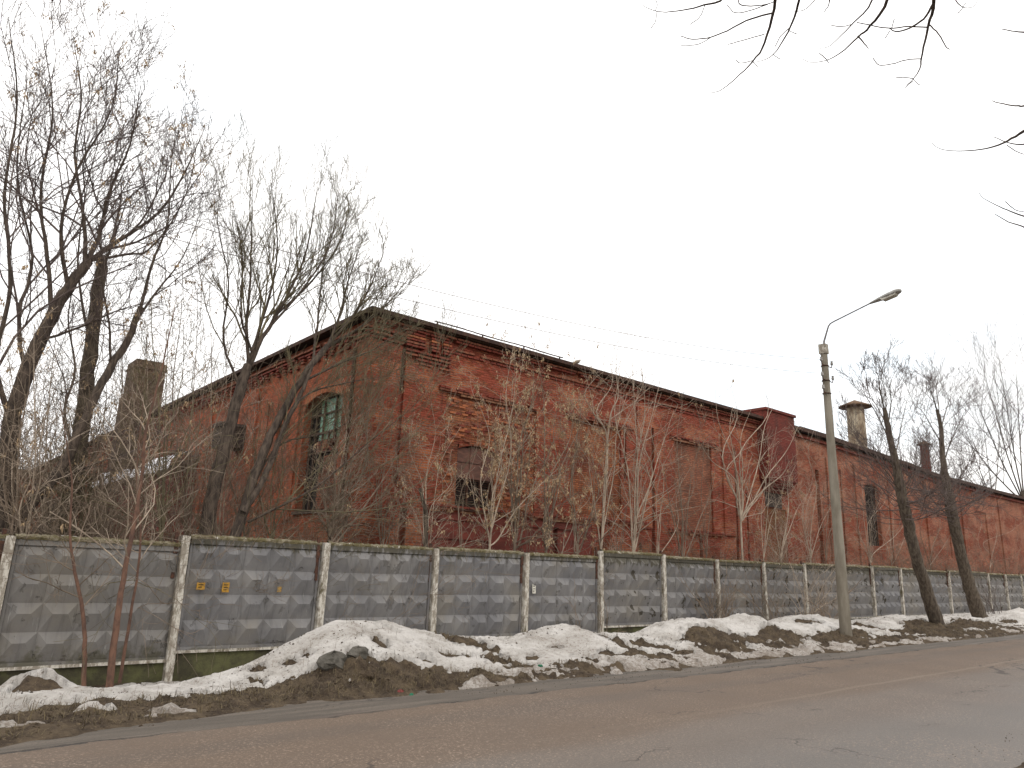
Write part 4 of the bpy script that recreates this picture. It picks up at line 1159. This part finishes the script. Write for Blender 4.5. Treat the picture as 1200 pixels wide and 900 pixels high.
# --- pale saplings and seed-hung ash-leaved maples between fence and front wall
def fan(px, py, y, tips, lab, sd, twig='paletwig', keys=0., r0=.05, lev=2, dens=5, grp='pale saplings growing between the fence and the hall', spread=(22, 58), ratio=(.20, .46), nm='sapling'):
    b = onY(px, py, y); b[2] = -.4
    t = Tree(nm, tuple(b), lab, 'sapling', grp, twig, twig, seed=sd, upb=.07, jit=.17, ang=spread, keys=keys*(1 if px < 470 else 1.5), rend=.0042 if px < 470 else .0038, rs=.85, ls=.9); t.kmax = 9.4
    rr = np.random.RandomState(sd)
    base = onY(px, py, y)
    t.part([(b, r0*1.25), (base+U3*.02, r0)], 'trunk', 8, 3, .04)
    for i, tp in enumerate(tips):
        tx_, ty_ = tp[0], tp[1]; yy = y+rr.uniform(-.7, .7); bx, by = (tp[2], tp[3]) if len(tp) > 2 else (px, py)
        if len(tp) == 2: bx, by = px+rr.normal(0, 5)*(i > 0), py-(rr.uniform(0, .28)*(py-ty_))*(i > 0)
        if len(tp) == 2 and i: bx = px+(tp[0]-px)*.12
        mx, my = bx+(tx_-bx)*.35+rr.normal(0, 8), by+(ty_-by)*.4
        m2x, m2y = bx+(tx_-bx)*.72+rr.normal(0, 7), by+(ty_-by)*.72
        t.limb([(base, r0*.85)] + ([(onY(bx, by, y), r0*.75)] if abs(bx-px)+abs(by-py) > 6 else []) + [(onY(mx, my, y+(yy-y)*.4), r0*.55), (onY(m2x, m2y, y+(yy-y)*.7), r0*.33), (onY(tx_, ty_, yy), .006)], lev=lev, dens=dens+(4 if px < 470 else 2) if lev == 1 else max(3, int((dens+4)*(1. if px < 470 else .62))), t0=.12, ratio=ratio)
    t.done()
M_keylab = 'seed-hung saplings in front of the hall'
fan(574, 640, 17.0, [(606, 430), (585, 520), (655, 548), (560, 470), (602, 405)], 'pale sapling hung with dry seed bunches just right of the shuttered window', 41, keys=.9, r0=.04, lev=2, dens=9, grp=M_keylab)
fan(603, 642, 17.6, [(598, 500), (625, 425), (640, 440), (612, 460), (580, 500), (655, 500)], 'dark-stemmed sapling thick with dry seed bunches, second from the shuttered window', 42, 'browntwig', keys=.95, r0=.055, lev=2, dens=10, grp=M_keylab)
fan(640, 645, 17.3, [(628, 405), (655, 470), (672, 470), (690, 480), (610, 480)], 'seed-hung sapling rising above the roof edge left of the bird', 43, 'browntwig', keys=.95, r0=.045, lev=2, dens=10, grp=M_keylab)
fan(676, 648, 17.2, [(665, 455), (700, 500), (690, 440), (650, 540), (715, 520)], 'seed-hung sapling with pale bunches just below the bird on the roof', 44, 'browntwig', keys=.8, r0=.04, lev=2, dens=9, grp=M_keylab)
fan(704, 650, 17.4, [(715, 425, 712, 520), (700, 440, 712, 520), (722, 415, 713, 500), (735, 460), (690, 520)], 'tall pale whip-like sapling rising over the roof edge right of the bird', 45, keys=.05, r0=.045, dens=11)
fan(742, 652, 17.4, [(740, 405), (752, 430), (775, 440), (765, 470), (728, 430), (790, 480)], 'pale sapling with a broad bare fan in the middle of the front wall', 46, keys=.03, r0=.05, dens=12, lev=1)
fan(800, 655, 17.6, [(780, 500), (820, 520), (800, 470), (838, 545), (765, 540), (790, 560)], 'thin grey-brown sapling against the grey brick bay', 47, 'browntwig', r0=.035, dens=11)
fan(868, 612, 17.3, [(838, 448), (856, 450), (848, 500), (880, 480), (895, 450), (905, 520), (925, 540), (860, 470), (830, 520), (935, 500), (915, 460)], 'pale many-armed sapling forking low in front of the brick stack', 48, r0=.05, dens=2, keys=.05)
fan(915, 655, 17.6, [(900, 560), (925, 560), (945, 580), (890, 600), (935, 540)], 'small twiggy sapling right of the brick stack with a few dry leaves', 49, 'paletwig', keys=.3, r0=.035, dens=9)
fan(950, 655, 17.8, [(940, 520), (960, 560), (955, 500), (930, 570), (985, 560)], 'thin pale sapling just left of the street lamp', 50, 'paletwig', r0=.03, dens=9)
fan(1020, 660, 17.5, [(1005, 520), (1020, 560), (1040, 560), (1000, 570), (1055, 600)], 'thin pale sapling between the street lamp and the lattice window', 51, 'paletwig', r0=.03, dens=9)
fan(498, 645, 17.0, [(470, 560), (525, 545), (505, 470), (540, 500), (480, 500)], 'thin twiggy sapling with few seeds, left of the shuttered window', 52, 'paletwig', keys=.25, r0=.022, dens=8)
fan(385, 640, 17.3, [(400, 560), (410, 480), (430, 540), (440, 450), (455, 480), (395, 520), (470, 520)], 'dense brown thicket sapling below the corner of the hall', 53, 'browntwig', r0=.05, dens=12, lev=2, nm='sapling')

# tall thin stems filling the yard at left
_th = [(18, [(10, 420), (35, 400), (48, 470), (-10, 450)], 'at the left edge behind the thick leaning tree'), (52, [(45, 430), (70, 360), (62, 460), (90, 450)], 'between the thick leaning tree and the snapped trunk'),
       (92, [(100, 430), (130, 330), (112, 480), (80, 420)], 'in front of the snapped trunk'), (122, [(118, 400), (145, 350), (150, 430), (100, 460)], 'left of the square chimney'),
       (165, [(172, 400), (150, 370), (190, 420)], 'in front of the square chimney'), (188, [(200, 340), (215, 380), (180, 300), (225, 440), (170, 420)], 'right of the square chimney'),
       (216, [(232, 330), (214, 290), (255, 380), (240, 440)], 'left of the forked tree'), (256, [(262, 380), (245, 330), (280, 400), (300, 470)], 'crossing the forked tree'),
       (318, [(330, 450), (300, 430), (345, 480), (365, 520)], 'between the twin-stemmed tree and the arched window'), 
       (448, [(440, 480), (455, 440), (480, 520), (420, 520), (465, 560)], 'against the corner of the hall')]
_th += [(30, [(25, 520), (50, 500), (5, 480), (40, 380)], 'pale, at the far left behind the leftmost full panel'), (75, [(60, 520), (95, 500), (110, 540), (70, 440)], 'low, at the foot of the snapped trunk'),
        (285, [(270, 520), (300, 500), (320, 540), (290, 440)], 'below the ventilation hood'), (398, [(390, 530), (420, 500), (400, 460), (375, 560)], 'right of the arched window, low')]
for i, (px, tips, lb) in enumerate(_th):
    fan(px, 650, 17.0+(i*7 % 5)*.7, tips, 'thin grey-brown brushy sapling '+lb, 200+i, ('browntwig', 'paletwig', 'greentwig')[i % 3], keys=.10, r0=.032, lev=2, dens=7, grp='thin brushy saplings left of the front wall')
_tm = [(540, [(530, 560), (555, 590), (560, 480)], 'before the shuttered window'), (655, [(665, 540), (640, 570), (690, 560)], 'under the seed-hung saplings'), (725, [(715, 500), (740, 540), (705, 560), (750, 480)], 'left of the broad bare fan'),
       (770, [(760, 500), (790, 520), (775, 460), (800, 560)], 'right of the broad bare fan'), (828, [(815, 470), (840, 500), (835, 560), (805, 540)], 'left of the many-armed sapling'), (895, [(885, 520), (910, 500), (920, 560)], 'across the brick stack'),
       (968, [(955, 540), (985, 530), (975, 480), (1000, 580)], 'behind the lamp pole'), (1045, [(1030, 560), (1060, 540), (1075, 590), (1020, 600)], 'right of the lattice window'), (1090, [(1080, 560), (1110, 590), (1125, 600)], 'between the verge trees, thin'), (1160, [(1140, 590), (1175, 580), (1190, 610)], 'beyond the verge trees')]
for i, (px, tips, lb) in enumerate(_tm):
    fan(px, 655+max(0, (px-900))*.04, 17.0+(i*7 % 5)*.45, tips, 'thin twiggy sapling '+lb, 230+i, ('browntwig', 'paletwig')[i % 2], keys=.10, r0=.026, lev=2, dens=1, grp='thin brushy saplings before the front wall')

# --- brush behind the fence
def bush(px, y, hpx, n, sd, twig='browntwig', py=655, spread=38, lev=2, lab=None, front=False, base=None):
    c = onY(px, py, y) if base is None else np.array(base)
    if base is None: c[2] = surf(c[0], y) if y < 16 else -.3
    t = Tree('bare_shrub', tuple(c), lab, 'shrub', 'bare shrubs along the fence', twig, twig, seed=sd, upb=.05, jit=.16, ang=(20, 55), rend=.0032)
    H = hpx; r = np.random.RandomState(sd)
    for k in range(int(n*1.9)):
        az = r.rand()*6.28; th = math.radians(abs(r.normal(0, spread*.6)))
        d = np.array([math.cos(az)*math.sin(th), math.sin(az)*math.sin(th), math.cos(th)])
        t.grow(c+np.array([r.normal(0, .35), r.normal(0, .2), -.1]), d, H*r.uniform(.5, 1.1), r.uniform(.008, .019), lev, n=8)
    t.done()
_bl = ['beyond the left end of the first full fence panel', 'under the curved dark tree at the left', 'in front of the shed, left of its snow', 'in front of the snowy shed roof', 'right of the snowy shed, above the second post',
       'at the foot of the thick forked tree', 'below the ventilation hood', 'left of the arched side window', 'below the arched side window', 'right below the arched side window', 'at the corner of the hall']
for i, (px, y, H, n, tw) in enumerate([(20, 17.5, 4.6, 9, 'browntwig'), (60, 18.5, 5.0, 9, 'greentwig'), (105, 17.5, 4.4, 9, 'browntwig'), (140, 19, 3.0, 4, 'browntwig'), (175, 17.6, 2.7, 4, 'paletwig'), (215, 18.8, 5.4, 9, 'browntwig'),
                                       (250, 17.4, 3.6, 8, 'browntwig'), (300, 18.4, 4.0, 9, 'greentwig'), (340, 17.4, 2.3, 6, 'browntwig'), (385, 18, 2.6, 6, 'browntwig'), (425, 17.4, 3.8, 9, 'browntwig')]):
    bush(px, y, H, n, 100+i, tw, lab='tangled bare shrub behind the fence '+_bl[i])
_br = ['below the shuttered window', 'among the seed-hung saplings', 'left of the middle groove of the front wall', 'below the grey brick bay', 'left of the many-armed pale sapling', 'below the brick stack', 'right of the brick stack', 'right behind the street lamp', 'below the tall lattice window',
       'behind the trunk of the nearer verge tree', 'between the two verge trees', 'behind the farther verge tree', 'at the far right end']
for i, (px, y, H, n, tw) in enumerate([(560, 17.2, 2.6, 6, 'paletwig'), (640, 17.6, 3.2, 7, 'browntwig'), (720, 17.4, 3.0, 7, 'paletwig'), (775, 17.8, 3.4, 7, 'browntwig'), (835, 17.4, 3.4, 8, 'browntwig'), (890, 17.3, 3.6, 8, 'paletwig'), (935, 17.6, 3.8, 9, 'paletwig'), (985, 17.4, 3.8, 9, 'browntwig'),
                                       (1030, 17.6, 4.0, 9, 'browntwig'), (1070, 17.3, 4.4, 10, 'browntwig'), (1105, 17.6, 4.4, 10, 'browntwig'), (1145, 17.4, 4.4, 10, 'browntwig'), (1185, 17.3, 4.8, 10, 'browntwig')]):
    bush(px, y, H, n, 130+i, tw, lab='tangled bare shrub behind the fence '+_br[i], py=665)
# denser far brush at left and yard trees
for i, (px, y, H, n) in enumerate([(40, 24, 6.5, 10), (90, 27, 7.0, 11), (125, 25, 6, 4), (205, 26, 7.0, 5), (230, 30, 8.5, 10), (10, 30, 9, 10)]):
    bush(px, y, H, n, 160+i, 'browntwig' if i % 2 else 'twig', lab='tall thin-stemmed bare shrub in the yard '+['left of the snapped trunk', 'behind the snapped trunk', 'left of the square chimney', 'right of the square chimney', 'beside the side wall beyond the forked tree', 'far back at the left edge'][i], spread=24)
# --- weeds in front of the fence
for i, (px, py, y, H, n, tw) in enumerate([(835, 725, 15.6, 2.6, 9, 'browntwig'), (850, 726, 15.3, 1.6, 9, 'browntwig'), (905, 722, 15.4, 2.2, 8, 'browntwig'), (948, 722, 15.2, 2.6, 9, 'paletwig'), (968, 722, 15.4, 2.0, 8, 'browntwig'), (985, 732, 10.6, 1.6, 7, 'browntwig'), (1165, 705, 14.5, 2.4, 10, 'twig'), (690, 738, 15.7, 1.9, 3, 'browntwig')]):
    c = onY(px, py, y); c[2] = surf(c[0], y)
    bush(px, y, H, n, 180+i, tw, base=tuple(c), lab='bare weedy stems in front of the fence '+['right of the seventh post, leaning left', 'low behind the rounded snow heap', 'between the snow heap and the ninth panel', 'left of the street lamp', 'just left of the street lamp, low', 'around the foot of the street lamp', 'at the far right, dark and sprawling', 'by the fifth post'][i], spread=30, lev=1)

# --- verge trees at right (pollards) and far trees
def verge_tree(pts, y, tips, lab, sd, knob):
    b = onY(pts[0][0], pts[0][1], y)
    t = Tree('bare_tree', tuple(b), lab, 'tree', 'bare trees on the right', 'bark2', 'twig', seed=sd, upb=.12, jit=.12, ang=(18, 40), rend=.0038, rs=.84, ls=.62)
    P, R = t.part(I(pts, y), sides=14, per=5, rough=.09)
    for (sx, sy, tx_, ty_, r0) in tips:
        r = np.random.RandomState(int(tx_+ty_)); yy = y+r.uniform(-1.2, 1.2)
        t.limb([(onY(sx, sy, y), r0), (onY(sx+(tx_-sx)*.35, sy+(ty_-sy)*.4, y+(yy-y)*.4), r0*.7), (onY(sx+(tx_-sx)*.7+r.normal(0, 3), sy+(ty_-sy)*.72, y+(yy-y)*.7), r0*.42), (onY(tx_, ty_, yy), .008)], lev=3, dens=7, t0=.1, ratio=(.3, .55))
    c = onY(knob[0], knob[1], y); rr = np.random.RandomState(sd)
    for k in range(34):
        az = rr.rand()*6.28; el = rr.uniform(-.5, .9); d = np.array([math.cos(az)*math.cos(el), math.sin(az)*math.cos(el), math.sin(el)])
        t.grow(c+d*.08+np.array([0, 0, rr.uniform(-.8, .6)]), d, rr.uniform(1.2, 2.8)*(c[1]/11+.1 if False else 1), rr.uniform(.012, .022), 2)
    t.done()
verge_tree([(1103, 740, .30), (1097, 728, .25), (1085, 690, .215), (1072, 645, .20), (1061, 600, .20), (1055, 570, .18), (1048, 535, .13), (1040, 500, .10), (1036, 478, .07)], 9.75,
           [(1036, 478, 1022, 425, .05), (1040, 500, 1052, 430, .045), (1044, 520, 1000, 440, .045), (1048, 540, 1068, 455, .04), (1042, 505, 1015, 455, .04), (1055, 575, 1010, 520, .035), (1058, 585, 1088, 525, .035), (1050, 550, 995, 500, .03), (1038, 490, 1038, 420, .035)],
           'leaning pollarded verge tree, the nearer of two right of the street lamp', 61, (1057, 585))
verge_tree([(1150, 728, .36), (1146, 718, .32), (1134, 680, .27), (1124, 640, .25), (1115, 600, .25), (1110, 570, .2), (1105, 540, .13), (1103, 505, .10), (1098, 480, .07)], 11.2,
           [(1098, 480, 1085, 445, .06), (1102, 505, 1118, 455, .055), (1104, 520, 1068, 470, .055), (1106, 540, 1132, 480, .05), (1100, 495, 1100, 440, .05), (1112, 590, 1080, 550, .05), (1114, 595, 1140, 545, .045), (1106, 545, 1075, 500, .04)],
           'leaning pollarded verge tree, the farther of two right of the street lamp', 62, (1112, 590))
def far_tree(px, py, y, tips, lab, sd, r0=.3):
    b = onY(px, py, y); b[2] = 0
    t = Tree('bare_tree', tuple(b), lab, 'tree', 'bare trees on the right', 'bark', 'twig', seed=sd, upb=.10, jit=.11, ang=(16, 38), rend=.007, rs=.6, ls=.8)
    base = onY(px, py, y); t.part([(b, r0*1.2), (b+(base-b)*.5, r0*1.05), (base, r0)], sides=10)
    for tp in tips:
        r = np.random.RandomState(int(tp[0]+tp[1])); yy = y+r.uniform(-3, 3)
        t.limb([(base, r0*.6), (onY(px+(tp[0]-px)*.4, py+(tp[1]-py)*.35, y), r0*.42), (onY(px+(tp[0]-px)*.72, py+(tp[1]-py)*.7, yy), r0*.25), (onY(tp[0], tp[1], yy), .02)], lev=3, dens=8, t0=.2)
    t.done()
far_tree(1200, 590, 36, [(1135, 450), (1150, 425), (1170, 415), (1190, 420), (1210, 400), (1120, 500), (1230, 440), (1250, 500)], 'large pale bare tree rising behind the roof of the wing at the right edge', 63, .42)
far_tree(1165, 590, 40, [(1130, 500), (1110, 530), (1150, 480), (1175, 470), (1140, 540)], 'bare tree behind the roof of the wing, left of the larger one', 64, .3)

# --- tree overhead at the right whose drooping branches enter the top of the picture
def overhead():
    base = (13.5, .4, .05)
    t = Tree('bare_tree', base, 'overhanging tree whose drooping bare branches hang into the top right corner', 'tree', None, 'bark', 'twig', seed=71, upb=.05, jit=.10, ang=(25, 55), rend=.0028, rs=.92)
    def at(px, py, dist): return EYE + ray(px, py)*dist
    trunk_top = np.array([12.6, 1.2, 8.2]); crown = np.array([11.5, 1.9, 10.5])
    t.part([(np.array(base)-U3*.2, .32), (np.array([13.4, .5, 2.5]), .27), (np.array([13.1, .8, 5.5]), .22), (trunk_top, .17), (crown, .10)], sides=14, per=5)
    hub = at(960, -260, 11.0); hub2 = at(1330, 60, 10.5)
    t.part([(trunk_top, .12), ((trunk_top+hub)/2+U3*.5, .09), (hub, .055)], 'branch', 10)
    t.part([(np.array([13.1, .8, 5.9]), .09), ((np.array([13.1, .8, 5.9])+hub2)/2+U3*.2, .065), (hub2, .04)], 'branch', 10)
    D = 9.0
    def br(src, pts, r0, dens=5, lev=1):
        P = [(src, r0)] + [(at(a, b, D+(k if False else 0)), max(.003, r0*(.72**(i+1)))) for i, (a, b) in enumerate(pts)]
        Pp, R = t.part(P, 'branch', 6, 4, .03)
        return Pp, R
    def sub(pts, r0, r1=.005):
        n = len(pts); t.part([(at(a, b, D), r0+(r1-r0)*i/(n-1)) for i, (a, b) in enumerate(pts)], 'branch', 5, 4, .03)
    # main drooping shoots, followed from the photograph
    br(hub, [(915, -40), (907, 10), (896, 50), (882, 72), (862, 92), (844, 106), (832, 109)], .034)
    sub([(907, 15), (880, 22), (858, 33), (835, 43), (812, 46), (797, 42)], .011); sub([(836, 42), (818, 52), (798, 53)], .005); sub([(896, 40), (875, 46), (853, 52)], .006)
    sub([(882, 71), (868, 74), (862, 70)], .005); sub([(882, 72), (888, 79)], .004)
    br(hub, [(938, -40), (935, 5), (926, 32), (915, 52), (905, 65), (893, 71), (882, 73)], .028)
    sub([(925, 36), (934, 40)], .004); sub([(906, 64), (914, 69)], .004); sub([(926, 32), (915, 42), (908, 55)], .006)
    br(hub, [(870, -60), (850, -5), (825, 6), (800, 12), (775, 14), (758, 9), (750, 3)], .026)
    sub([(826, 6), (820, 20), (808, 29)], .005); sub([(770, 13), (768, 25), (763, 33)], .004); sub([(768, 13), (770, 3), (762, -8)], .004); sub([(870, -10), (866, 4), (880, 7), (905, 3), (915, -8)], .008)
    sub([(900, 5), (880, 12), (862, 15), (852, 6)], .006)
    br(hub, [(1035, -60), (1040, -2), (1020, 30), (1005, 44), (985, 62), (967, 71), (950, 73), (940, 69)], .036)
    sub([(1005, 42), (1012, 50), (1018, 57)], .010); sub([(968, 69), (960, 62)], .006); sub([(968, 69), (971, 74)], .005)
    br(hub, [(1020, -50), (1022, 0), (1000, 27), (985, 42), (972, 54), (960, 57)], .02)
    sub([(1000, 28), (988, 31), (974, 30)], .005)
    br(hub, [(1085, -70), (1094, 0), (1088, 30), (1081, 62), (1078, 80), (1070, 93), (1062, 100)], .040)
    sub([(1094, 4), (1082, 22), (1066, 33), (1050, 37), (1042, 33)], .014); sub([(1087, 32), (1065, 31), (1040, 33), (1012, 28), (1004, 26)], .008)
    sub([(1088, 28), (1100, 40), (1108, 54), (1113, 58)], .008); sub([(1079, 69), (1062, 70), (1045, 75), (1030, 76), (1023, 68)], .006)
    sub([(1070, 92), (1060, 91), (1050, 91)], .005); sub([(1070, 93), (1078, 100)], .004); sub([(1070, 95), (1060, 103)], .004); sub([(1043, 36), (1037, 45)], .005); sub([(1045, 33), (1048, 22)], .005)
    br(hub, [(1110, -40), (1118, -4), (1128, 8), (1140, 8), (1146, 0)], .012); sub([(1132, 3), (1126, 12), (1122, 16)], .004)
    br(hub, [(970, -30), (972, 2), (966, 14)], .012); br(hub, [(975, -40), (960, -8), (945, 10), (930, 14)], .012)
    br(hub2, [(1260, 125), (1215, 145), (1195, 157), (1175, 168), (1155, 174), (1130, 177), (1108, 176), (1097, 172), (1092, 167)], .038)
    br(hub2, [(1250, 140), (1210, 166), (1192, 169), (1178, 166), (1164, 160)], .018)
    br(hub2, [(1240, 118), (1205, 124), (1190, 124), (1172, 121), (1162, 118)], .020)
    br(hub2, [(1240, 40), (1205, 38), (1190, 37), (1174, 34)], .016)
    br(hub2, [(1270, 230), (1230, 258), (1200, 253), (1180, 246), (1163, 238), (1152, 232), (1147, 226)], .022)
    br(hub2, [(1270, 240), (1225, 275), (1198, 265), (1182, 260), (1166, 251)], .020)
    sub([(1200, 248), (1190, 246), (1178, 236)], .004); sub([(1205, 182), (1192, 178), (1180, 170)], .004)
    # upper crown outside the frame
    for k in range(9):
        a = k*.7; d = unit(np.array([math.cos(a), math.sin(a)*.6-.7, 1.0])); t.grow(crown, d, 3.2, .06, 3)
    t.done()
overhead()

# ------------------------------------------------------------------ small things
def leaning_post():
    b = onY(500, 650, 17.0); t1 = onY(499, 600, 17.0); t2 = onY(492, 572, 16.9)
    root = empty('bent_fence_post', tuple(b), 'old grey concrete post with a bent top behind the fence, left of the shuttered window', 'post')
    t = TB(); t.add([(b[0], 17.0, -.4), (b[0], 17.0, 1.5), tuple(t1), tuple((t1+t2)/2), tuple(t2)], [.085, .08, .075, .06, .05], 4); t.build('post', M['bark2'], root)
leaning_post()
def bird():
    c = onY(676, 430, WY-.3); c[2] = 9.12+.16; x, y, z = c
    root = empty('bird', (x, y, z), 'small grey-brown bird hunched on the roof edge above the seed-hung saplings', 'bird')
    V = []; Fq = []; k = 10
    secs = [(-.17, .055, .012, .008), (-.11, .065, .025, .018), (-.05, .085, .055, .05), (.02, .10, .07, .065), (.08, .12, .06, .06), (.115, .155, .036, .038), (.135, .18, .032, .034), (.158, .182, .022, .022), (.172, .178, .006, .006), (.195, .172, .002, .002)]
    for (s, h, w, r) in secs:
        for i in range(k):
            a = 2*math.pi*i/k; V.append((x+s*1.2, y+math.cos(a)*w*1.2, z+h*1.2+math.sin(a)*r*1.2))
    for i in range(len(secs)-1):
        for j in range(k): Fq.append((i*k+j, i*k+(j+1) % k, (i+1)*k+(j+1) % k, (i+1)*k+j))
    Fq += [tuple(range(k)), tuple(range((len(secs)-1)*k, len(secs)*k))]
    me = bpy.data.meshes.new('body'); me.from_pydata(V, [], Fq); link('body', me, M['feather'], root, True)
    for sy in (-1, 1):
        t = TB(); t.add([(x+.02, y+sy*.03, z+.07), (x+.03, y+sy*.03, z)], [.006, .005], 5); t.build('leg', M['rust'], root)
bird()
def clumps():
    """dry grass blades, stalks poking out of snow, and clods"""
    r = np.random.RandomState(5); V = []; Fq = []
    def blade(x, y, z, h, w, l):
        az = r.rand()*6.28; d = np.array([math.cos(az), math.sin(az), 0]); s = np.array([-d[1], d[0], 0])*w; p = np.array([x, y, z-.01]); b = len(V)
        m_ = p+d*l*.4+U3*h*.75; e = p+d*l+U3*h
        V.extend([p-s, p+s, m_+s*.7, m_-s*.7, e]); Fq.append((b, b+1, b+2, b+3)); Fq.append((b+3, b+2, b+4))
    n = 0
    X = r.uniform(-.5, 8, 26000); Y = r.uniform(7.9, 11.8, 26000)
    X2 = r.uniform(6, 36, 30000); Y2 = r.uniform(8.7, 12.2, 30000)
    X = np.concatenate([X, X2]); Y = np.concatenate([Y, Y2])
    z, th = snow_h(X, Y); g = ground_final(X, Y); c = fbm(X*2.5, Y*2.5, 81)
    ok = (th <= 0) & (c > -.25) & (g > .012)
    for x, y, zz in zip(X[ok], Y[ok], g[ok]): blade(x, y, zz, r.gamma(2, .02)+.01, r.uniform(.0015, .0045), r.uniform(.02, .13))
    # a few stalks through the snow
    ok2 = (th > 0) & (r.rand(len(X)) < .012)
    for x, y, zz in zip(X[ok2], Y[ok2], z[ok2]): blade(x, y, zz, r.uniform(.05, .16), .0022, r.uniform(.01, .08))
    me = bpy.data.meshes.new('dry_grass'); me.from_pydata([tuple(v) for v in V], [], Fq)
    tag(link('dry_grass', me, M['litter']), kind='stuff', label='matted dry grass and stalks on the bare patches of the verge')
    # crumbs of earth on snow and verge
    V = []; Fq = []
    oct_ = np.array([(1, 0, 0), (-1, 0, 0), (0, 1, 0), (0, -1, 0), (0, 0, 1), (0, 0, -1)], float); of = [(0, 2, 4), (2, 1, 4), (1, 3, 4), (3, 0, 4), (2, 0, 5), (1, 2, 5), (3, 1, 5), (0, 3, 5)]
    X = r.uniform(-.5, 34, 16000); Y = r.uniform(8.2, 11.3, 16000); z, th = snow_h(X, Y); g = ground_final(X, Y)
    zz = np.where(th > 0, z, g); nn = fbm(X*1.3, Y*1.3, 91)
    for x, y, q, h_, m_ in zip(X, Y, zz, th, nn):
        if h_ > 0 and (m_ < .05 or r.rand() < .35): continue
        s = r.gamma(1.6, .0042)+.003; s = min(s, .025); b = len(V)
        sc = np.array([r.uniform(.7, 1.4), r.uniform(.7, 1.4), r.uniform(.5, .9)])*s
        for o_ in oct_: V.append(np.array([x, y, q+.2*s])+o_*sc*r.uniform(.7, 1.2)); 
        Fq.extend([tuple(b+i for i in f) for f in of])
    me = bpy.data.meshes.new('earth_crumbs'); me.from_pydata([tuple(v) for v in V], [], Fq)
    tag(link('earth_crumbs', me, M['soil']), kind='stuff', label='crumbs of dark earth scattered over snow and verge')
clumps()
def near_gravel():
    r = np.random.RandomState(8); V = []; Fq = []
    oct_ = np.array([(1, 0, 0), (-1, 0, 0), (0, 1, 0), (0, -1, 0), (0, 0, 1), (0, 0, -1)], float); of = [(0, 2, 4), (2, 1, 4), (1, 3, 4), (3, 0, 4), (2, 0, 5), (1, 2, 5), (3, 1, 5), (0, 3, 5)]
    for k in range(900):
        x = r.uniform(6, 16); y = r.uniform(2.0, 3.1) if k % 3 else r.normal(8.2, .25); s = r.uniform(.003, .009); b = len(V)
        z = max(.01, float(ground_h(np.array([x]), np.array([y]))[0]))
        for o_ in oct_: V.append(np.array([x, y, z])+o_*s*r.uniform(.6, 1.3, 3))
        Fq.extend([tuple(b+i for i in f) for f in of])
    me = bpy.data.meshes.new('roadside_gravel'); me.from_pydata([tuple(v) for v in V], [], Fq)
    tag(link('roadside_gravel', me, M['soil']), kind='stuff', label='loose grit along both edges of the road')
near_gravel()
def rock(px, py, s, mat, name, label, cat):
    c = hit(px, py, lambda a, b: np.maximum(snow_h(a, b)[0], ground_final(a, b))); r = np.random.RandomState(int(px))
    V = []; Fq = []; n, k = 7, 10
    for i in range(n):
        ph = math.pi*i/(n-1)
        for j in range(k):
            a = 2*math.pi*j/k; q = s*(1+.22*r.uniform(-1, 1))
            V.append((c[0]+q*1.25*math.sin(ph)*math.cos(a), c[1]+q*math.sin(ph)*math.sin(a), c[2]+.15*s+q*.75*math.cos(ph)))
    for i in range(n-1):
        for j in range(k): Fq.append((i*k+j, i*k+(j+1) % k, (i+1)*k+(j+1) % k, (i+1)*k+j))
    me = bpy.data.meshes.new(name); me.from_pydata(V, [], Fq); tag(link(name, me, mat), label, cat)
M['stone'] = plain('muddy_stone', (.11, .10, .085), (.055, .05, .04), 9, bump=.01)
M['greenbit'] = plain('green_plastic', (.03, .16, .09), (.02, .09, .05), 9)
M['redbit'] = plain('red_plastic', (.22, .05, .04), (.12, .03, .03), 9)
rock(390, 778, .17, M['stone'], 'stone', 'large muddy boulder in the bare patch of the snow bank', 'stone')
rock(420, 768, .13, M['stone'], 'stone', 'rounded muddy stone behind the larger boulder in the bare patch', 'stone')
rock(428, 793, .09, M['soil'], 'earth_clod', 'brown clod of earth at the foot of the bare patch', 'clod')
rock(633, 781, .035, M['greenbit'], 'plastic_scrap', 'small crushed green plastic scrap on the edge of the snow', 'litter')
rock(482, 815, .03, M['greenbit'], 'plastic_scrap', 'flat green plastic scrap beside the road below the bare patch', 'litter')
rock(469, 811, .035, M['redbit'], 'plastic_scrap', 'small faded red plastic scrap beside the road', 'litter')
print('objects', len(bpy.data.objects), 'left tree shoots', C1)
tri = 0
for o in bpy.data.objects:
    if o.type == 'MESH': tri += len(o.data.loops)-2*len(o.data.polygons)
print('tris', tri)
